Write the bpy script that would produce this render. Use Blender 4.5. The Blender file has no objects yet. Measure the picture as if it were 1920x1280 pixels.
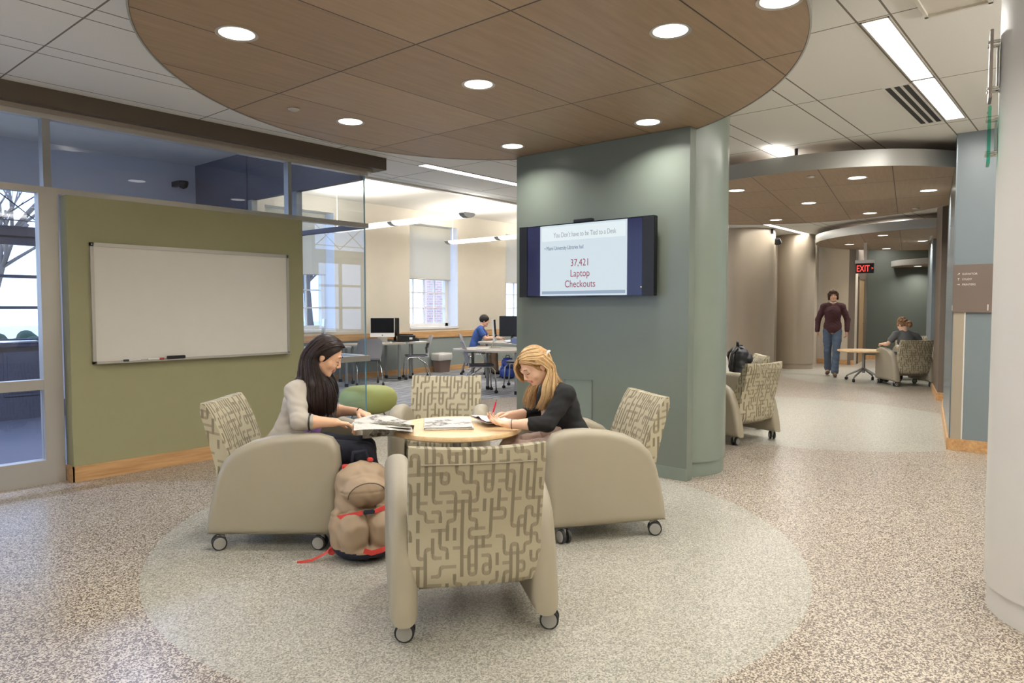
import bpy, bmesh, math, random
import numpy as np
from mathutils import Vector, Matrix, Euler
random.seed(7)
rng = np.random.default_rng(7)
S = bpy.context.scene
COL = S.collection
PI = math.pi
def R(d): return math.radians(d)

# ---------------- camera, world, exposure ----------------
cam_d = bpy.data.cameras.new('camera'); cam = bpy.data.objects.new('camera', cam_d); COL.objects.link(cam)
cam.location = (0, 0, 1.4)
cam.rotation_euler = (R(90) - math.atan(62/1325), 0, R(40.3 - 90))
cam_d.sensor_width = 36; cam_d.lens = 1325/1920*36; cam_d.clip_start = 0.05; cam_d.clip_end = 200
S.camera = cam
S.view_settings.view_transform = 'Standard'; S.view_settings.look = 'None'
S.view_settings.gamma = 1; S.view_settings.use_curve_mapping = False
S.view_settings.exposure = 0.08
W = bpy.data.worlds.new('sky'); S.world = W; W.use_nodes = True
_bg = W.node_tree.nodes['Background']; _bg.inputs[0].default_value = (0.50, 0.66, 1.0, 1); _bg.inputs[1].default_value = 3.6

def area(name, loc, size, power, color=(1, .93, .83), rot=(0, 0, 0), shape='RECTANGLE', size_y=None, spread=None):
    d = bpy.data.lights.new(name, 'AREA'); d.energy = power; d.color = color; d.shape = shape; d.size = size
    if shape in ('RECTANGLE', 'ELLIPSE'): d.size_y = size_y or size
    if spread: d.spread = R(spread)
    o = bpy.data.objects.new(name, d); COL.objects.link(o); o.location = loc; o.rotation_euler = rot
    return o
# added fill lights around and behind the camera, unseen (housings are built further down)
WARM = (1, .965, .915)
FILL_PANELS = [(-2.2, 1.4), (0.6, -2.2), (3.6, -2.2), (-2.6, 4.2), (7.5, -1.2)]
for tx, ty in FILL_PANELS:
    area('troffer_light', (tx, ty, 3.07), 1.4, 14, WARM, size_y=.6)
FILL_UPLIGHTS = [(-1.6, 2.6), (1.4, -1.3), (5.2, -1.6), (9.6, -.9)]
for tx, ty in FILL_UPLIGHTS:
    area('pendant_uplight', (tx, ty, 2.62), 1.9, 240, WARM, rot=(PI, 0, 0), size_y=.14)  # unseen uplights added to brighten the ceiling

# ---------------- materials ----------------
def lin(c):
    return tuple((x/255/12.92 if x/255 <= .04045 else ((x/255+.055)/1.055)**2.4) for x in c)
class NT:
    def __init__(s, name):
        s.m = bpy.data.materials.new(name); s.m.use_nodes = True; s.t = s.m.node_tree
        s.b = s.t.nodes['Principled BSDF']; s.out = s.t.nodes['Material Output']
    def n(s, typ, ins=None, **kw):
        x = s.t.nodes.new(typ)
        for k, v in kw.items(): setattr(x, k, v)
        for k, v in (ins or {}).items():
            if hasattr(v, 'is_output') or isinstance(v, bpy.types.NodeSocket): s.t.links.new(v, x.inputs[k])
            else: x.inputs[k].default_value = v
        return x
    def math(s, op, a, b=None, c=None, clamp=False):
        d = {0: a}
        if b is not None: d[1] = b
        if c is not None: d[2] = c
        return s.n('ShaderNodeMath', d, operation=op, use_clamp=clamp).outputs[0]
    def obj(s): return s.n('ShaderNodeTexCoord').outputs['Object']
    def xyz(s, v):
        x = s.n('ShaderNodeSeparateXYZ', {0: v}); return x.outputs
    def mapp(s, v, sc=(1, 1, 1), loc=(0, 0, 0), rot=(0, 0, 0)):
        return s.n('ShaderNodeMapping', {0: v, 'Scale': sc, 'Location': loc, 'Rotation': rot}).outputs[0]
    def noise(s, v, scale, detail=3, rough=.5):
        return s.n('ShaderNodeTexNoise', {'Vector': v, 'Scale': scale, 'Detail': detail, 'Roughness': rough}).outputs['Fac']
    def mix(s, f, a, b):
        x = s.n('ShaderNodeMix', data_type='RGBA')
        for sock, v in ((x.inputs[0], f), (x.inputs[6], a), (x.inputs[7], b)):
            if isinstance(v, bpy.types.NodeSocket): s.t.links.new(v, sock)
            else: sock.default_value = (*v, 1) if isinstance(v, tuple) and len(v) == 3 else v
        return x.outputs[2]
    def ramp(s, f, stops):
        x = s.n('ShaderNodeValToRGB', {0: f}); cr = x.color_ramp
        while len(cr.elements) < len(stops): cr.elements.new(.5)
        for e, (p, c) in zip(cr.elements, stops): e.position = p; e.color = (*c, 1)
        return x.outputs[0]
    def set(s, **kw):
        names = dict(color='Base Color', rough='Roughness', metal='Metallic', spec='Specular IOR Level', normal='Normal', ecol='Emission Color', estr='Emission Strength', coat='Coat Weight', coatr='Coat Roughness', sheen='Sheen Weight', sss='Subsurface Weight', trans='Transmission Weight')
        for k, v in kw.items():
            i = s.b.inputs[names[k]]
            if isinstance(v, bpy.types.NodeSocket): s.t.links.new(v, i)
            else: i.default_value = (*v, 1) if isinstance(v, tuple) else v
        return s
    def bump(s, h, strength=.3, dist=.01):
        return s.n('ShaderNodeBump', {'Height': h, 'Strength': strength, 'Distance': dist}).outputs[0]
MATS = {}
def plain(name, rgb, rough=.5, metal=0, var=.0, bump=0, bscale=200, **kw):
    t = NT(name); c = lin(rgb)
    o = t.obj()
    n = t.noise(o, 6, 4)
    v = max(var, .03)
    t.set(color=t.mix(n, tuple(x*(1-v) for x in c), tuple(min(1, x*(1+v)) for x in c)), rough=rough, metal=metal, **kw)
    if bump: t.set(normal=t.bump(t.noise(o, bscale, 2), bump, .002))
    MATS[name] = t.m; return t.m
def emit(name, col, strength):
    t = NT(name); t.set(color=(0.03, 0.03, 0.03), ecol=col, estr=strength); MATS[name] = t.m; return t.m
def wood(name, c1, c2, axis='x', sc=1.0, rough=.35, **kw):
    t = NT(name); o = t.obj()
    s = {'x': (.7, 14, 14), 'y': (14, .7, 14), 'z': (14, 14, .7)}[axis]
    n = t.noise(t.mapp(o, tuple(a*sc for a in s)), 2.2, 6, .62)
    n2 = t.noise(t.mapp(o, tuple(a*sc*4 for a in s)), 4, 3, .6)
    f = t.math('ADD', t.math('MULTIPLY', n, .75), t.math('MULTIPLY', n2, .25))
    t.set(color=t.ramp(f, [(.36, lin(c1)), (.64, lin(c2))]), rough=rough, **kw); MATS[name] = t.m; return t.m

paint_ceiling = plain('ceiling_white', (212, 207, 196), .8)
M_green = plain('green_paint', (152, 149, 113), .55, bump=.05)
M_tvwall = plain('slate_green_paint', (112, 120, 110), .30, bump=.03)
M_colgreen = plain('slate_green_gloss', (122, 132, 122), .28)
M_white = plain('white_column_paint', (214, 210, 202), .42)
M_taupe = plain('taupe_metallic', (172, 159, 140), .34, metal=.2)
M_beige = plain('beige_paint', (196, 184, 165), .6)
M_roomwall = plain('cream_paint', (204, 196, 180), .6)
M_wains = plain('blue_grey_paint', (140, 148, 144), .6)
M_blue = plain('blue_grey_panel', (122, 133, 138), .35)
M_bluemetal = plain('blue_grey_satin', (128, 140, 146), .25, metal=.3)
M_brown = plain('umber_paint', (112, 99, 86), .45)
M_dark = plain('charcoal_green_paint', (82, 88, 80), .5)
M_beam = plain('bronze_paint', (84, 73, 60), .5)
M_alu = plain('satin_aluminium', (188, 184, 176), .35, metal=.45)
M_fascia = plain('fascia_grey', (168, 168, 164), .35, metal=.5)
M_chrome = plain('chrome', (200, 200, 200), .15, metal=1)
M_steel = plain('grey_steel_paint', (150, 150, 148), .35, metal=.4)
M_black = plain('black_plastic', (24, 24, 26), .4)
M_blackg = plain('black_gloss', (10, 10, 14), .12)
M_navy = plain('navy_fabric', (26, 28, 44), .85)
M_rubber = plain('black_rubber', (30, 30, 30), .6)
M_capg = plain('grey_caster_cap', (150, 148, 142), .4)
M_whitep = plain('white_plastic', (228, 226, 222), .35)
M_oak = wood('oak_trim', (178, 134, 88), (212, 170, 120), 'x')
M_oakd = wood('oak_door', (170, 138, 96), (196, 162, 116), 'z')
M_maple = wood('maple_top', (214, 178, 128), (232, 200, 152), 'x', rough=.3)
M_vinyl = plain('taupe_vinyl', (156, 147, 127), .45, bump=.12, bscale=350)
M_vinyl2 = plain('tan_vinyl_edge', (186, 164, 126), .45, bump=.1, bscale=350)
M_dgrey = plain('vestibule_grey', (96, 92, 98), .6)
M_vest = plain('vestibule_wall_grey', (176, 174, 178), .6)
M_doorp = plain('door_slate_paint', (84, 82, 92), .4)
M_grille = plain('grille_black', (20, 20, 20), .6)
E_lamp = emit('lamp_white', (1, .97, .90), 3.2)
E_troff = emit('troffer_white', (1, .99, .96), 3.0)
E_red = emit('exit_red', (1, .06, .05), 2.2)

def glassmat(name, tint=(.93, .97, .98), ior=1.5, f=1.0):
    t = NT(name); nt = t.t
    tr = t.n('ShaderNodeBsdfTransparent', {0: (*tint, 1)})
    gl = t.n('ShaderNodeBsdfGlossy', {0: (1, 1, 1, 1), 'Roughness': .0})
    fr = t.n('ShaderNodeFresnel', {'IOR': ior}); bf = t.n('ShaderNodeNewGeometry').outputs['Backfacing']
    ms = t.n('ShaderNodeMixShader', {0: t.math('MULTIPLY', t.math('MULTIPLY', fr.outputs[0], f), t.math('SUBTRACT', 1, bf)), 1: tr.outputs[0], 2: gl.outputs[0]})
    nt.links.new(ms.outputs[0], t.out.inputs[0]); MATS[name] = t.m; return t.m
M_glass = glassmat('partition_glass', (.95, .965, .975), 1.6, 1.2)
M_winglass = glassmat('window_glass', (.96, .98, 1), 1.45)
M_edgeglass = plain('glass_edge', (120, 160, 165), .1)
M_greenglass = glassmat('green_glass', (.30, .80, .66), 1.5)

def blind():
    t = NT('roller_blind')
    d = t.n('ShaderNodeBsdfDiffuse', {0: (*lin((214, 208, 192)), 1)})
    tl = t.n('ShaderNodeBsdfTranslucent', {0: (*lin((225, 222, 212)), 1)})
    tr = t.n('ShaderNodeBsdfTransparent', {0: (1, 1, 1, 1)})
    m1 = t.n('ShaderNodeMixShader', {0: .45, 1: d.outputs[0], 2: tl.outputs[0]})
    m2 = t.n('ShaderNodeMixShader', {0: .13, 1: m1.outputs[0], 2: tr.outputs[0]})
    t.t.links.new(m2.outputs[0], t.out.inputs[0]); return t.m
M_blind = blind()

OVALS = [((3.279, 3.097), 2.168, 1.903, 55.0), ((9.291, 3.071), 2.247, 2.023, 54.6), ((15.9, 3.75), 2.25, 1.75, 20.0)]
def floor_mat():
    t = NT('speckled_epoxy_floor'); o = t.obj(); x = t.xyz(o)
    mask = None
    for (c, a, b, ang) in OVALS:
        ca, sa = math.cos(R(ang)), math.sin(R(ang))
        dx = t.math('SUBTRACT', x[0], c[0]); dy = t.math('SUBTRACT', x[1], c[1])
        u = t.math('ADD', t.math('MULTIPLY', dx, ca/a), t.math('MULTIPLY', dy, sa/a))
        v = t.math('ADD', t.math('MULTIPLY', dx, -sa/b), t.math('MULTIPLY', dy, ca/b))
        r = t.math('ADD', t.math('MULTIPLY', u, u), t.math('MULTIPLY', v, v))
        k = t.math('LESS_THAN', r, 1.0)
        mask = k if mask is None else t.math('MAXIMUM', mask, k)
    vc = t.n('ShaderNodeTexVoronoi', {'Vector': o, 'Scale': 175.0}).outputs['Color']; f = t.math('ADD', t.math('MULTIPLY', t.xyz(vc)[0], .75), t.math('MULTIPLY', t.noise(o, 45, 2), .25))
    dark = t.ramp(f, [(.36, lin((92, 78, 66))), (.50, lin((148, 136, 120))), (.62, lin((200, 190, 174)))])
    light = t.ramp(f, [(.12, lin((116, 112, 100))), (.45, lin((160, 156, 143))), (.82, lin((198, 194, 181)))])
    t.set(color=t.mix(mask, dark, light), rough=.31, spec=.6)
    return t.m
M_floor = floor_mat()
def carpet():
    t = NT('striped_carpet'); o = t.obj(); x = t.xyz(o)
    v = t.n('ShaderNodeCombineXYZ', {0: t.math('MULTIPLY', x[0], 1.3), 1: t.math('MULTIPLY', x[1], 16)}).outputs[0]
    n = t.noise(v, 1.6, 3, .7)
    f = t.math('ADD', t.math('MULTIPLY', n, .8), t.math('MULTIPLY', t.noise(o, 120, 2), .2))
    t.set(color=t.ramp(f, [(.40, lin((96, 98, 108))), (.5, lin((136, 138, 142))), (.60, lin((178, 178, 176)))]), rough=.95, normal=t.bump(t.noise(o, 260, 2), .4, .003))
    return t.m
M_carpet = carpet()
M_mat = plain('entrance_mat', (92, 92, 100), .95, bump=.4)
def tilemat(name, oy, py, hw, ox, pxx, ang=0):
    t = NT(name); o = t.mapp(t.obj(), rot=(0, 0, R(-ang))) if ang else t.obj(); x = t.xyz(o)
    def line(c, off, per, w):
        m = t.math('FRACT', t.math('ADD', t.math('DIVIDE', t.math('SUBTRACT', c, off), per), 100.0))
        return t.math('LESS_THAN', t.math('ABSOLUTE', t.math('SUBTRACT', m, .5)), w/per)
    a = line(x[1], oy-hw-py/2, py, .006); b = line(x[1], oy+hw-py/2, py, .006); c = line(x[0], ox-pxx/2, pxx, .006)
    k = t.math('MAXIMUM', t.math('MAXIMUM', a, b), c)
    n = t.noise(o, 90, 2)
    base = t.mix(n, lin((222, 221, 216)), lin((229, 228, 223)))
    t.set(color=t.mix(k, base, lin((120, 114, 104))), rough=.85)
    return t.m
M_tiles = tilemat('ceiling_tile_grid', 1.12, .86, .09, 4.6, 1.5)
def canopy_mat(name, ox, pxx, oy, py, ang, c1=(142, 119, 94), c2=(168, 144, 118)):
    t = NT(name); o = t.mapp(t.obj(), rot=(0, 0, R(-ang))); x = t.xyz(o)
    def cell(c, off, per): return t.math('FLOOR', t.math('DIVIDE', t.math('SUBTRACT', c, off), per))
    def line(c, off, per, w):
        m = t.math('FRACT', t.math('ADD', t.math('DIVIDE', t.math('SUBTRACT', c, off-per/2), per), 50.0))
        return t.math('LESS_THAN', t.math('ABSOLUTE', t.math('SUBTRACT', m, .5)), w/per)
    k = t.math('MAXIMUM', line(x[0], ox, pxx, .006), line(x[1], oy, py, .0045))
    wn = t.n('ShaderNodeTexWhiteNoise', {'Vector': t.n('ShaderNodeCombineXYZ', {0: cell(x[0], ox, pxx), 1: cell(x[1], oy, py)}).outputs[0]}, noise_dimensions='3D').outputs[0]
    g = t.noise(t.mapp(o, (.9, 11, 1)), 2.5, 6, .62)
    f = t.math('ADD', t.math('MULTIPLY', g, .7), t.math('MULTIPLY', wn, .3))
    base = t.ramp(f, [(.25, lin(c1)), (.75, lin(c2))])
    t.set(color=t.mix(k, base, lin((52, 34, 22))), rough=.42)
    return t.m
M_can1 = canopy_mat('canopy_veneer', 2.66, 1.46, .905, .68, 0)
M_can2 = canopy_mat('canopy_veneer_b', .4, 1.46, .86, .68, 11)

def ribbon_mat(name, bg, fg1, fg2):
    CW, CH_ = .030, .039
    """woven upholstery with a wandering ribbon pattern, in the cushion's own coordinates"""
    t = NT(name); o = t.obj(); x = t.xyz(o)
    nrm = t.xyz(t.n('ShaderNodeTexCoord').outputs['Normal']); side = t.math('GREATER_THAN', t.math('ABSOLUTE', nrm[1]), .72)
    u = t.math('DIVIDE', t.math('ADD', t.math('ADD', x[1], t.math('MULTIPLY', x[0], side)), 10.0), CW)
    v = t.math('DIVIDE', t.math('ADD', t.math('ADD', x[2], t.math('MULTIPLY', x[0], .25)), 10.0), CH_)
    iu = t.math('FLOOR', u); iv = t.math('FLOOR', v)
    pu = t.math('MULTIPLY', t.math('SUBTRACT', t.math('FRACT', u), .5), CW); pv = t.math('MULTIPLY', t.math('SUBTRACT', t.math('FRACT', v), .5), CH_)
    def edge(a, b, k, p):
        h = t.n('ShaderNodeTexWhiteNoise', {'Vector': t.n('ShaderNodeCombineXYZ', {0: a, 1: b, 2: k}).outputs[0]}, noise_dimensions='3D').outputs[0]
        return t.math('GREATER_THAN', h, p)          # 1 = no ribbon across this cell edge
    iu1 = t.math('ADD', iu, 1.0); iv1 = t.math('ADD', iv, 1.0)
    au = t.math('ABSOLUTE', pu); av = t.math('ABSOLUTE', pv)
    def arm(side, al, off): return t.math('ADD', t.math('MAXIMUM', side, al), t.math('MULTIPLY', off, 1.0))
    dv = t.math('MINIMUM', arm(au, t.math('MULTIPLY', pv, -1.0), edge(iu, iv1, 0.5, .60)), arm(au, pv, edge(iu, iv, 0.5, .60)))
    dh = t.math('MINIMUM', arm(av, t.math('MULTIPLY', pu, -1.0), edge(iu1, iv, 7.5, .42)), arm(av, pu, edge(iu, iv, 7.5, .42)))
    eT, eB, eR, eL = edge(iu, iv1, 0.5, .60), edge(iu, iv, 0.5, .60), edge(iu1, iv, 7.5, .42), edge(iu, iv, 7.5, .42)
    one_v = t.math('COMPARE', t.math('ADD', eT, eB), 1.0, .1); one_h = t.math('COMPARE', t.math('ADD', eL, eR), 1.0, .1)
    corner = t.math('MULTIPLY', one_v, one_h)
    qa = t.math('ABSOLUTE', t.math('SUBTRACT', t.math('FRACT', u), t.math('SUBTRACT', 1.0, eR))); qb = t.math('ABSOLUTE', t.math('SUBTRACT', t.math('FRACT', v), t.math('SUBTRACT', 1.0, eT)))
    rr = t.math('POWER', t.math('ADD', t.math('POWER', qa, 2.4), t.math('POWER', qb, 2.4)), 1/2.4)
    darc = t.math('MULTIPLY', t.math('ABSOLUTE', t.math('SUBTRACT', rr, .5)), CW*1.05)
    d = t.math('ADD', t.math('MULTIPLY', t.math('MINIMUM', dv, dh), t.math('SUBTRACT', 1.0, corner)), t.math('MULTIPLY', darc, corner))
    band = t.math('LESS_THAN', d, .0072)
    vert = t.math('LESS_THAN', t.math('ADD', dv, t.math('MULTIPLY', corner, .004)), .0072)
    col = t.mix(vert, lin(fg1), lin(fg2))
    weave = t.noise(t.mapp(o, (1, 900, 900)), 1, 1)
    base = t.mix(weave, tuple(c*.93 for c in lin(bg)), tuple(min(1, c*1.05) for c in lin(bg)))
    t.set(color=t.mix(band, base, col), rough=.8, normal=t.bump(weave, .15, .001))
    return t.m
M_pat = ribbon_mat('ribbon_upholstery', (176, 167, 141), (140, 131, 110), (118, 109, 88))

# ---------------- mesh helpers ----------------
def link(name, me, mats, parent=None):
    o = bpy.data.objects.new(name, me); COL.objects.link(o)
    for m in (mats if isinstance(mats, (list, tuple)) else [mats]): me.materials.append(m)
    if parent: o.parent = parent
    return o
class MB:
    def __init__(s): s.v = []; s.f = []; s.mi = []; s.cur = 0
    def add(s, vs, fs):
        b = len(s.v); s.v += [tuple(v) for v in vs]; s.f += [tuple(b+i for i in f) for f in fs]; s.mi += [s.cur]*len(fs); return s
    def box(s, x0, y0, z0, x1, y1, z1, M=None):
        vs = [Vector(p) for p in ((x0, y0, z0), (x1, y0, z0), (x1, y1, z0), (x0, y1, z0), (x0, y0, z1), (x1, y0, z1), (x1, y1, z1), (x0, y1, z1))]
        if M: vs = [M @ v for v in vs]
        return s.add(vs, [(0, 3, 2, 1), (4, 5, 6, 7), (0, 1, 5, 4), (1, 2, 6, 5), (2, 3, 7, 6), (3, 0, 4, 7)])
    def prism(s, poly, z0, z1, M=None):
        n = len(poly)
        a = sum(poly[i][0]*poly[(i+1) % n][1]-poly[(i+1) % n][0]*poly[i][1] for i in range(n))
        if a < 0: poly = poly[::-1]
        vs = [Vector((p[0], p[1], z0)) for p in poly]+[Vector((p[0], p[1], z1)) for p in poly]
        if M: vs = [M @ v for v in vs]
        return s.add(vs, [tuple(range(n))[::-1], tuple(range(n, 2*n))]+[(i, (i+1) % n, n+(i+1) % n, n+i) for i in range(n)])
    def loft(s, rings, cap=True, closed=True):
        n = len(rings[0]); vs = [p for r in rings for p in r]; fs = []
        for k in range(len(rings)-1):
            for i in range(n if closed else n-1):
                j = (i+1) % n; fs.append((k*n+i, k*n+j, (k+1)*n+j, (k+1)*n+i))
        if cap: fs += [tuple(range(n))[::-1], tuple(range((len(rings)-1)*n, len(rings)*n))]
        return s.add(vs, fs)
    def lathe(s, prof, seg=24, M=None, cap=True):
        rings = []
        for r, z in prof:
            ring = [Vector((r*math.cos(2*PI*i/seg), r*math.sin(2*PI*i/seg), z)) for i in range(seg)]
            rings.append([M @ v for v in ring] if M else ring)
        return s.loft(rings, cap)
    def tube(s, pts, rad, seg=8, cap=True):
        pts = [Vector(p) for p in pts]; rings = []
        if not isinstance(rad, (list, tuple)): rad = [rad]*len(pts)
        up = None
        for i, p in enumerate(pts):
            d = (pts[min(i+1, len(pts)-1)]-pts[max(i-1, 0)])
            if d.length < 1e-9: d = Vector((0, 0, 1))
            d.normalize()
            if up is None: up = Vector((0, 0, 1)) if abs(d.z) < .9 else Vector((1, 0, 0))
            a = d.cross(up)
            if a.length < 1e-6: a = d.cross(Vector((1, .3, 0)))
            a.normalize(); b = a.cross(d); up = b
            rings.append([p+(a*math.cos(2*PI*k/seg)+b*math.sin(2*PI*k/seg))*rad[i] for k in range(seg)])
        return s.loft(rings, cap)
    def build(s, name, mats, parent=None, smooth=False, bevel=0, auto=False):
        me = bpy.data.meshes.new(name); me.from_pydata([tuple(v) for v in s.v], [], s.f)
        me.polygons.foreach_set('material_index', s.mi)
        bm = bmesh.new(); bm.from_mesh(me); bmesh.ops.recalc_face_normals(bm, faces=bm.faces)
        if bevel:
            es = [e for e in bm.edges if len(e.link_faces) == 2 and e.calc_face_angle(0) > .6]
            bmesh.ops.bevel(bm, geom=es, offset=bevel, segments=2, affect='EDGES', clamp_overlap=True)
        bm.to_mesh(me); bm.free()
        if smooth:
            me.polygons.foreach_set('use_smooth', [True]*len(me.polygons))
            if auto: me.set_sharp_from_angle(angle=R(40))
        me.update()
        return link(name, me, mats, parent)
def tag(o, label=None, cat=None, group=None, kind=None):
    if label: o['label'] = label
    if cat: o['category'] = cat
    if group: o['group'] = group
    if kind: o['kind'] = kind
    return o
def empty(name, loc=(0, 0, 0), rz=0, label=None, cat=None, group=None):
    o = bpy.data.objects.new(name, None); COL.objects.link(o); o.location = loc; o.rotation_euler = (0, 0, R(rz)); o.empty_display_size = .1
    return tag(o, label, cat, group)
def kids(o): return [c for c in bpy.data.objects if c.parent == o]
def copy_tree(o, parent=None):
    c = o.copy(); COL.objects.link(c); c.parent = parent
    for ch in kids(o): copy_tree(ch, c)
    return c
def struct(name, mb, m, smooth=False, **kw):
    o = mb.build(name, m, None, smooth=smooth, **kw); o['kind'] = 'structure'; return o
def bx(name, x0, y0, z0, x1, y1, z1, m, parent=None, bevel=0, M=None):
    return MB().box(x0, y0, z0, x1, y1, z1, M).build(name, m, parent, bevel=bevel)
def sbx(name, *a, **k):
    o = bx(name, *a, **k); o['kind'] = 'structure'; return o
def ellipse(c, a, b, ang, n=96):
    ca, sa = math.cos(R(ang)), math.sin(R(ang))
    return [(c[0]+a*math.cos(t)*ca-b*math.sin(t)*sa, c[1]+a*math.cos(t)*sa+b*math.sin(t)*ca) for t in [2*PI*i/n for i in range(n)]]
def rrect(x0, y0, x1, y1, r, n=5):
    out = []
    for cx, cy, a0 in ((x1-r, y1-r, 0), (x0+r, y1-r, 90), (x0+r, y0+r, 180), (x1-r, y0+r, 270)):
        for i in range(n+1): a = R(a0+90*i/n); out.append((cx+r*math.cos(a), cy+r*math.sin(a)))
    return out
def pillow(outline, t, r, to3d, steps=5):
    """rounded-edge slab: outline (2D, any), thickness t, edge radius r"""
    n = len(outline); P = [Vector((p[0], p[1])) for p in outline]
    a = sum(P[i].x*P[(i+1) % n].y-P[(i+1) % n].x*P[i].y for i in range(n))
    if a < 0: P = P[::-1]
    nor = []
    for i in range(n):
        d1 = (P[i]-P[i-1]).normalized(); d2 = (P[(i+1) % n]-P[i]).normalized()
        q = Vector((d1.y+d2.y, -d1.x-d2.x)); q = q.normalized(); q /= max(.5, q.dot(Vector((d1.y, -d1.x)))); nor.append(q)
    rings = []
    seq = [(-t/2+r*(1-math.cos(R(90*k/steps))), r*(1-math.sin(R(90*k/steps)))) for k in range(steps+1)]
    seq += [(-z, i) for z, i in reversed(seq)]
    for z, ins in seq: rings.append([to3d(p.x-q.x*ins, p.y-q.y*ins, z) for p, q in zip(P, nor)])
    return rings
def text(name, body, size, mat, parent, M, ext=.001, align='LEFT', sx=1.0):
    cu = bpy.data.curves.new(name, 'FONT'); cu.body = body; cu.size = size; cu.extrude = ext; cu.align_x = align
    o = bpy.data.objects.new(name, cu); COL.objects.link(o)
    dg = bpy.context.evaluated_depsgraph_get(); me = bpy.data.meshes.new_from_object(o.evaluated_get(dg))
    bpy.data.objects.remove(o); bpy.data.curves.remove(cu)
    me.transform(M @ Matrix.Diagonal((sx, 1, 1, 1))); me.materials.clear()
    return link(name, me, mat, parent)
def frame(o, x, y):
    """matrix with origin o, x axis x, y axis y"""
    x = Vector(x).normalized(); y = Vector(y).normalized(); z = x.cross(y)
    return Matrix(((x.x, y.x, z.x, o[0]), (x.y, y.y, z.y, o[1]), (x.z, y.z, z.z, o[2]), (0, 0, 0, 1)))
# ---------------- large structure ----------------
MB0 = MB().prism([(-6, -5), (27, -5), (27, 7.6), (5.08, 7.6), (5.08, 6.5), (-6, 6.5)], -.12, 0)
struct('floor', MB0, M_floor)
struct('floor', MB().prism([(5.08, 7.6), (5.08, 8.18), (12, 6.2), (16.3, 6.2), (16.3, 11.5), (5.08, 11.5)], -.1, .006), M_carpet)
struct('floor', MB().prism([(-6, 6.5), (5.06, 6.5), (5.06, 10.6), (-6, 10.6)], -.1, .004), M_mat)
struct('ceiling', MB().prism([(-6, -5), (27, -5), (27, 7.37), (5.3, 7.37), (5.3, 6.6), (-6, 6.6)], 3.1, 3.2), M_tiles)
struct('ceiling', MB().prism([(5.2, 7.37), (16.3, 7.37), (16.3, 11.5), (5.2, 11.5)], 3.5, 3.6), paint_ceiling)
sbx('trim_1', 5.3, 7.37, 3.08, 16.3, 7.45, 3.5, paint_ceiling)
struct('ceiling', MB().prism([(-6, 6.62), (5.2, 6.62), (5.2, 10.6), (-6, 10.6)], 3.5, 3.6), paint_ceiling)
sbx('wall_behind', -6.1, -5.1, 0, 27, -5, 3.1, M_beige)
sbx('wall_near', -6.1, -5, 0, -6, 6.6, 3.5, M_beige)
sbx('wall_far', 17.5, 5.75, 0, 17.6, 7.5, 3.1, M_beige)
# far end of the study wing
d11 = Vector((math.cos(R(11)), math.sin(R(11)), 0)); n11 = Vector((-d11.y, d11.x, 0))
def wallseg(name, pts, z0, z1, th, m, smooth=False):
    """vertical wall along a polyline; th >0 thickens to the right-hand side"""
    pts = [Vector((p[0], p[1])) for p in pts]; off = []
    for i in range(len(pts)):
        d = (pts[min(i+1, len(pts)-1)]-pts[max(i-1, 0)]).normalized(); off.append(pts[i]+Vector((d.y, -d.x))*th)
    mb = MB()
    rings = [[Vector((a.x, a.y, z0)), Vector((a.x, a.y, z1)), Vector((b.x, b.y, z1)), Vector((b.x, b.y, z0))] for a, b in zip(pts, off)]
    mb.loft(rings)
    return struct(name, mb, m, smooth=smooth, auto=True) if smooth else struct(name, mb, m)
wallseg('wall_end', [(21.2, 5.15), (21.95, 1.9)], 0, 3.1, -.2, M_dark)
wallseg('wall_corridor', [(18.80, 4.84), (21.2, 5.15)], 0, 3.1, -.15, M_brown)
wallseg('wall_beige', [(18.95, 5.95), (18.80, 4.84)], 0, 3.1, -.14, M_beige)
wallseg('wall_beige', [(17.2, 5.35), (18.9, 5.75)], 0, 3.1, -.3, M_beige)
# oak door in the corridor wall
dd = Vector((2.4, .31, 0)).normalized(); dn = Vector((dd.y, -dd.x, 0))
Md = frame((19.35, 4.911, 0), dd, (0, 0, 1))
dr = empty('door_1'); dr['kind'] = 'structure'; dr.matrix_world = Md
bx('door_frame', -.06, 0, 0, 0, 2.2, .03, M_brown, dr); bx('door_frame', .95, 0, 0, 1.01, 2.2, .03, M_brown, dr); bx('door_frame', -.06, 2.14, 0, 1.01, 2.2, .03, M_brown, dr)
bx('door_leaf', 0, 0, 0, .95, 2.14, .02, M_oakd, dr); h = MB().tube([(.86, 1.0, .02), (.86, 1.0, .07), (.76, 1.0, .07)], .012).build('door_handle', M_chrome, dr, smooth=True)
# right-hand wall: piers and shallow bays
sbx('wall_pier', 8.12, -.6, 0, 8.30, 1.19, 3.1, M_blue)
arcp = [(8.12, 1.20), (8.6, 1.285), (9.2, 1.39), (10.0, 1.53), (10.8, 1.67), (11.6, 1.78), (12.42, 1.85)]
wallseg('wall_bay', arcp, 0, 3.1, .12, M_bluemetal, smooth=True)
struct('wall_pier', MB().prism([(12.42, 1.80), (12.38, 1.99), (14.0, 2.33), (14.1, 1.9)], 0, 3.1), M_brown)
wallseg('wall_bay', [(14.1, 1.95), (15.2, 2.1), (16.85, 2.5)], 0, 3.1, .12, M_blue, smooth=True)
struct('wall_pier', MB().prism([(16.85, 2.45), (16.83, 2.86), (18.3, 3.2), (18.4, 2.8)], 0, 3.1), M_blue)
wallseg('wall_bay', [(18.4, 2.85), (20, 3.15), (21.7, 3.4)], 0, 3.1, .12, M_blue)
# pier face details
sbx('trim_2', 8.105, 1.095, .115, 8.12, 1.185, 1.36, plain('taupe_strip', (168, 156, 138), .5))
sbx('trim_3', 8.103, 1.085, .115, 8.12, 1.095, 1.36, M_whitep)
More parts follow.
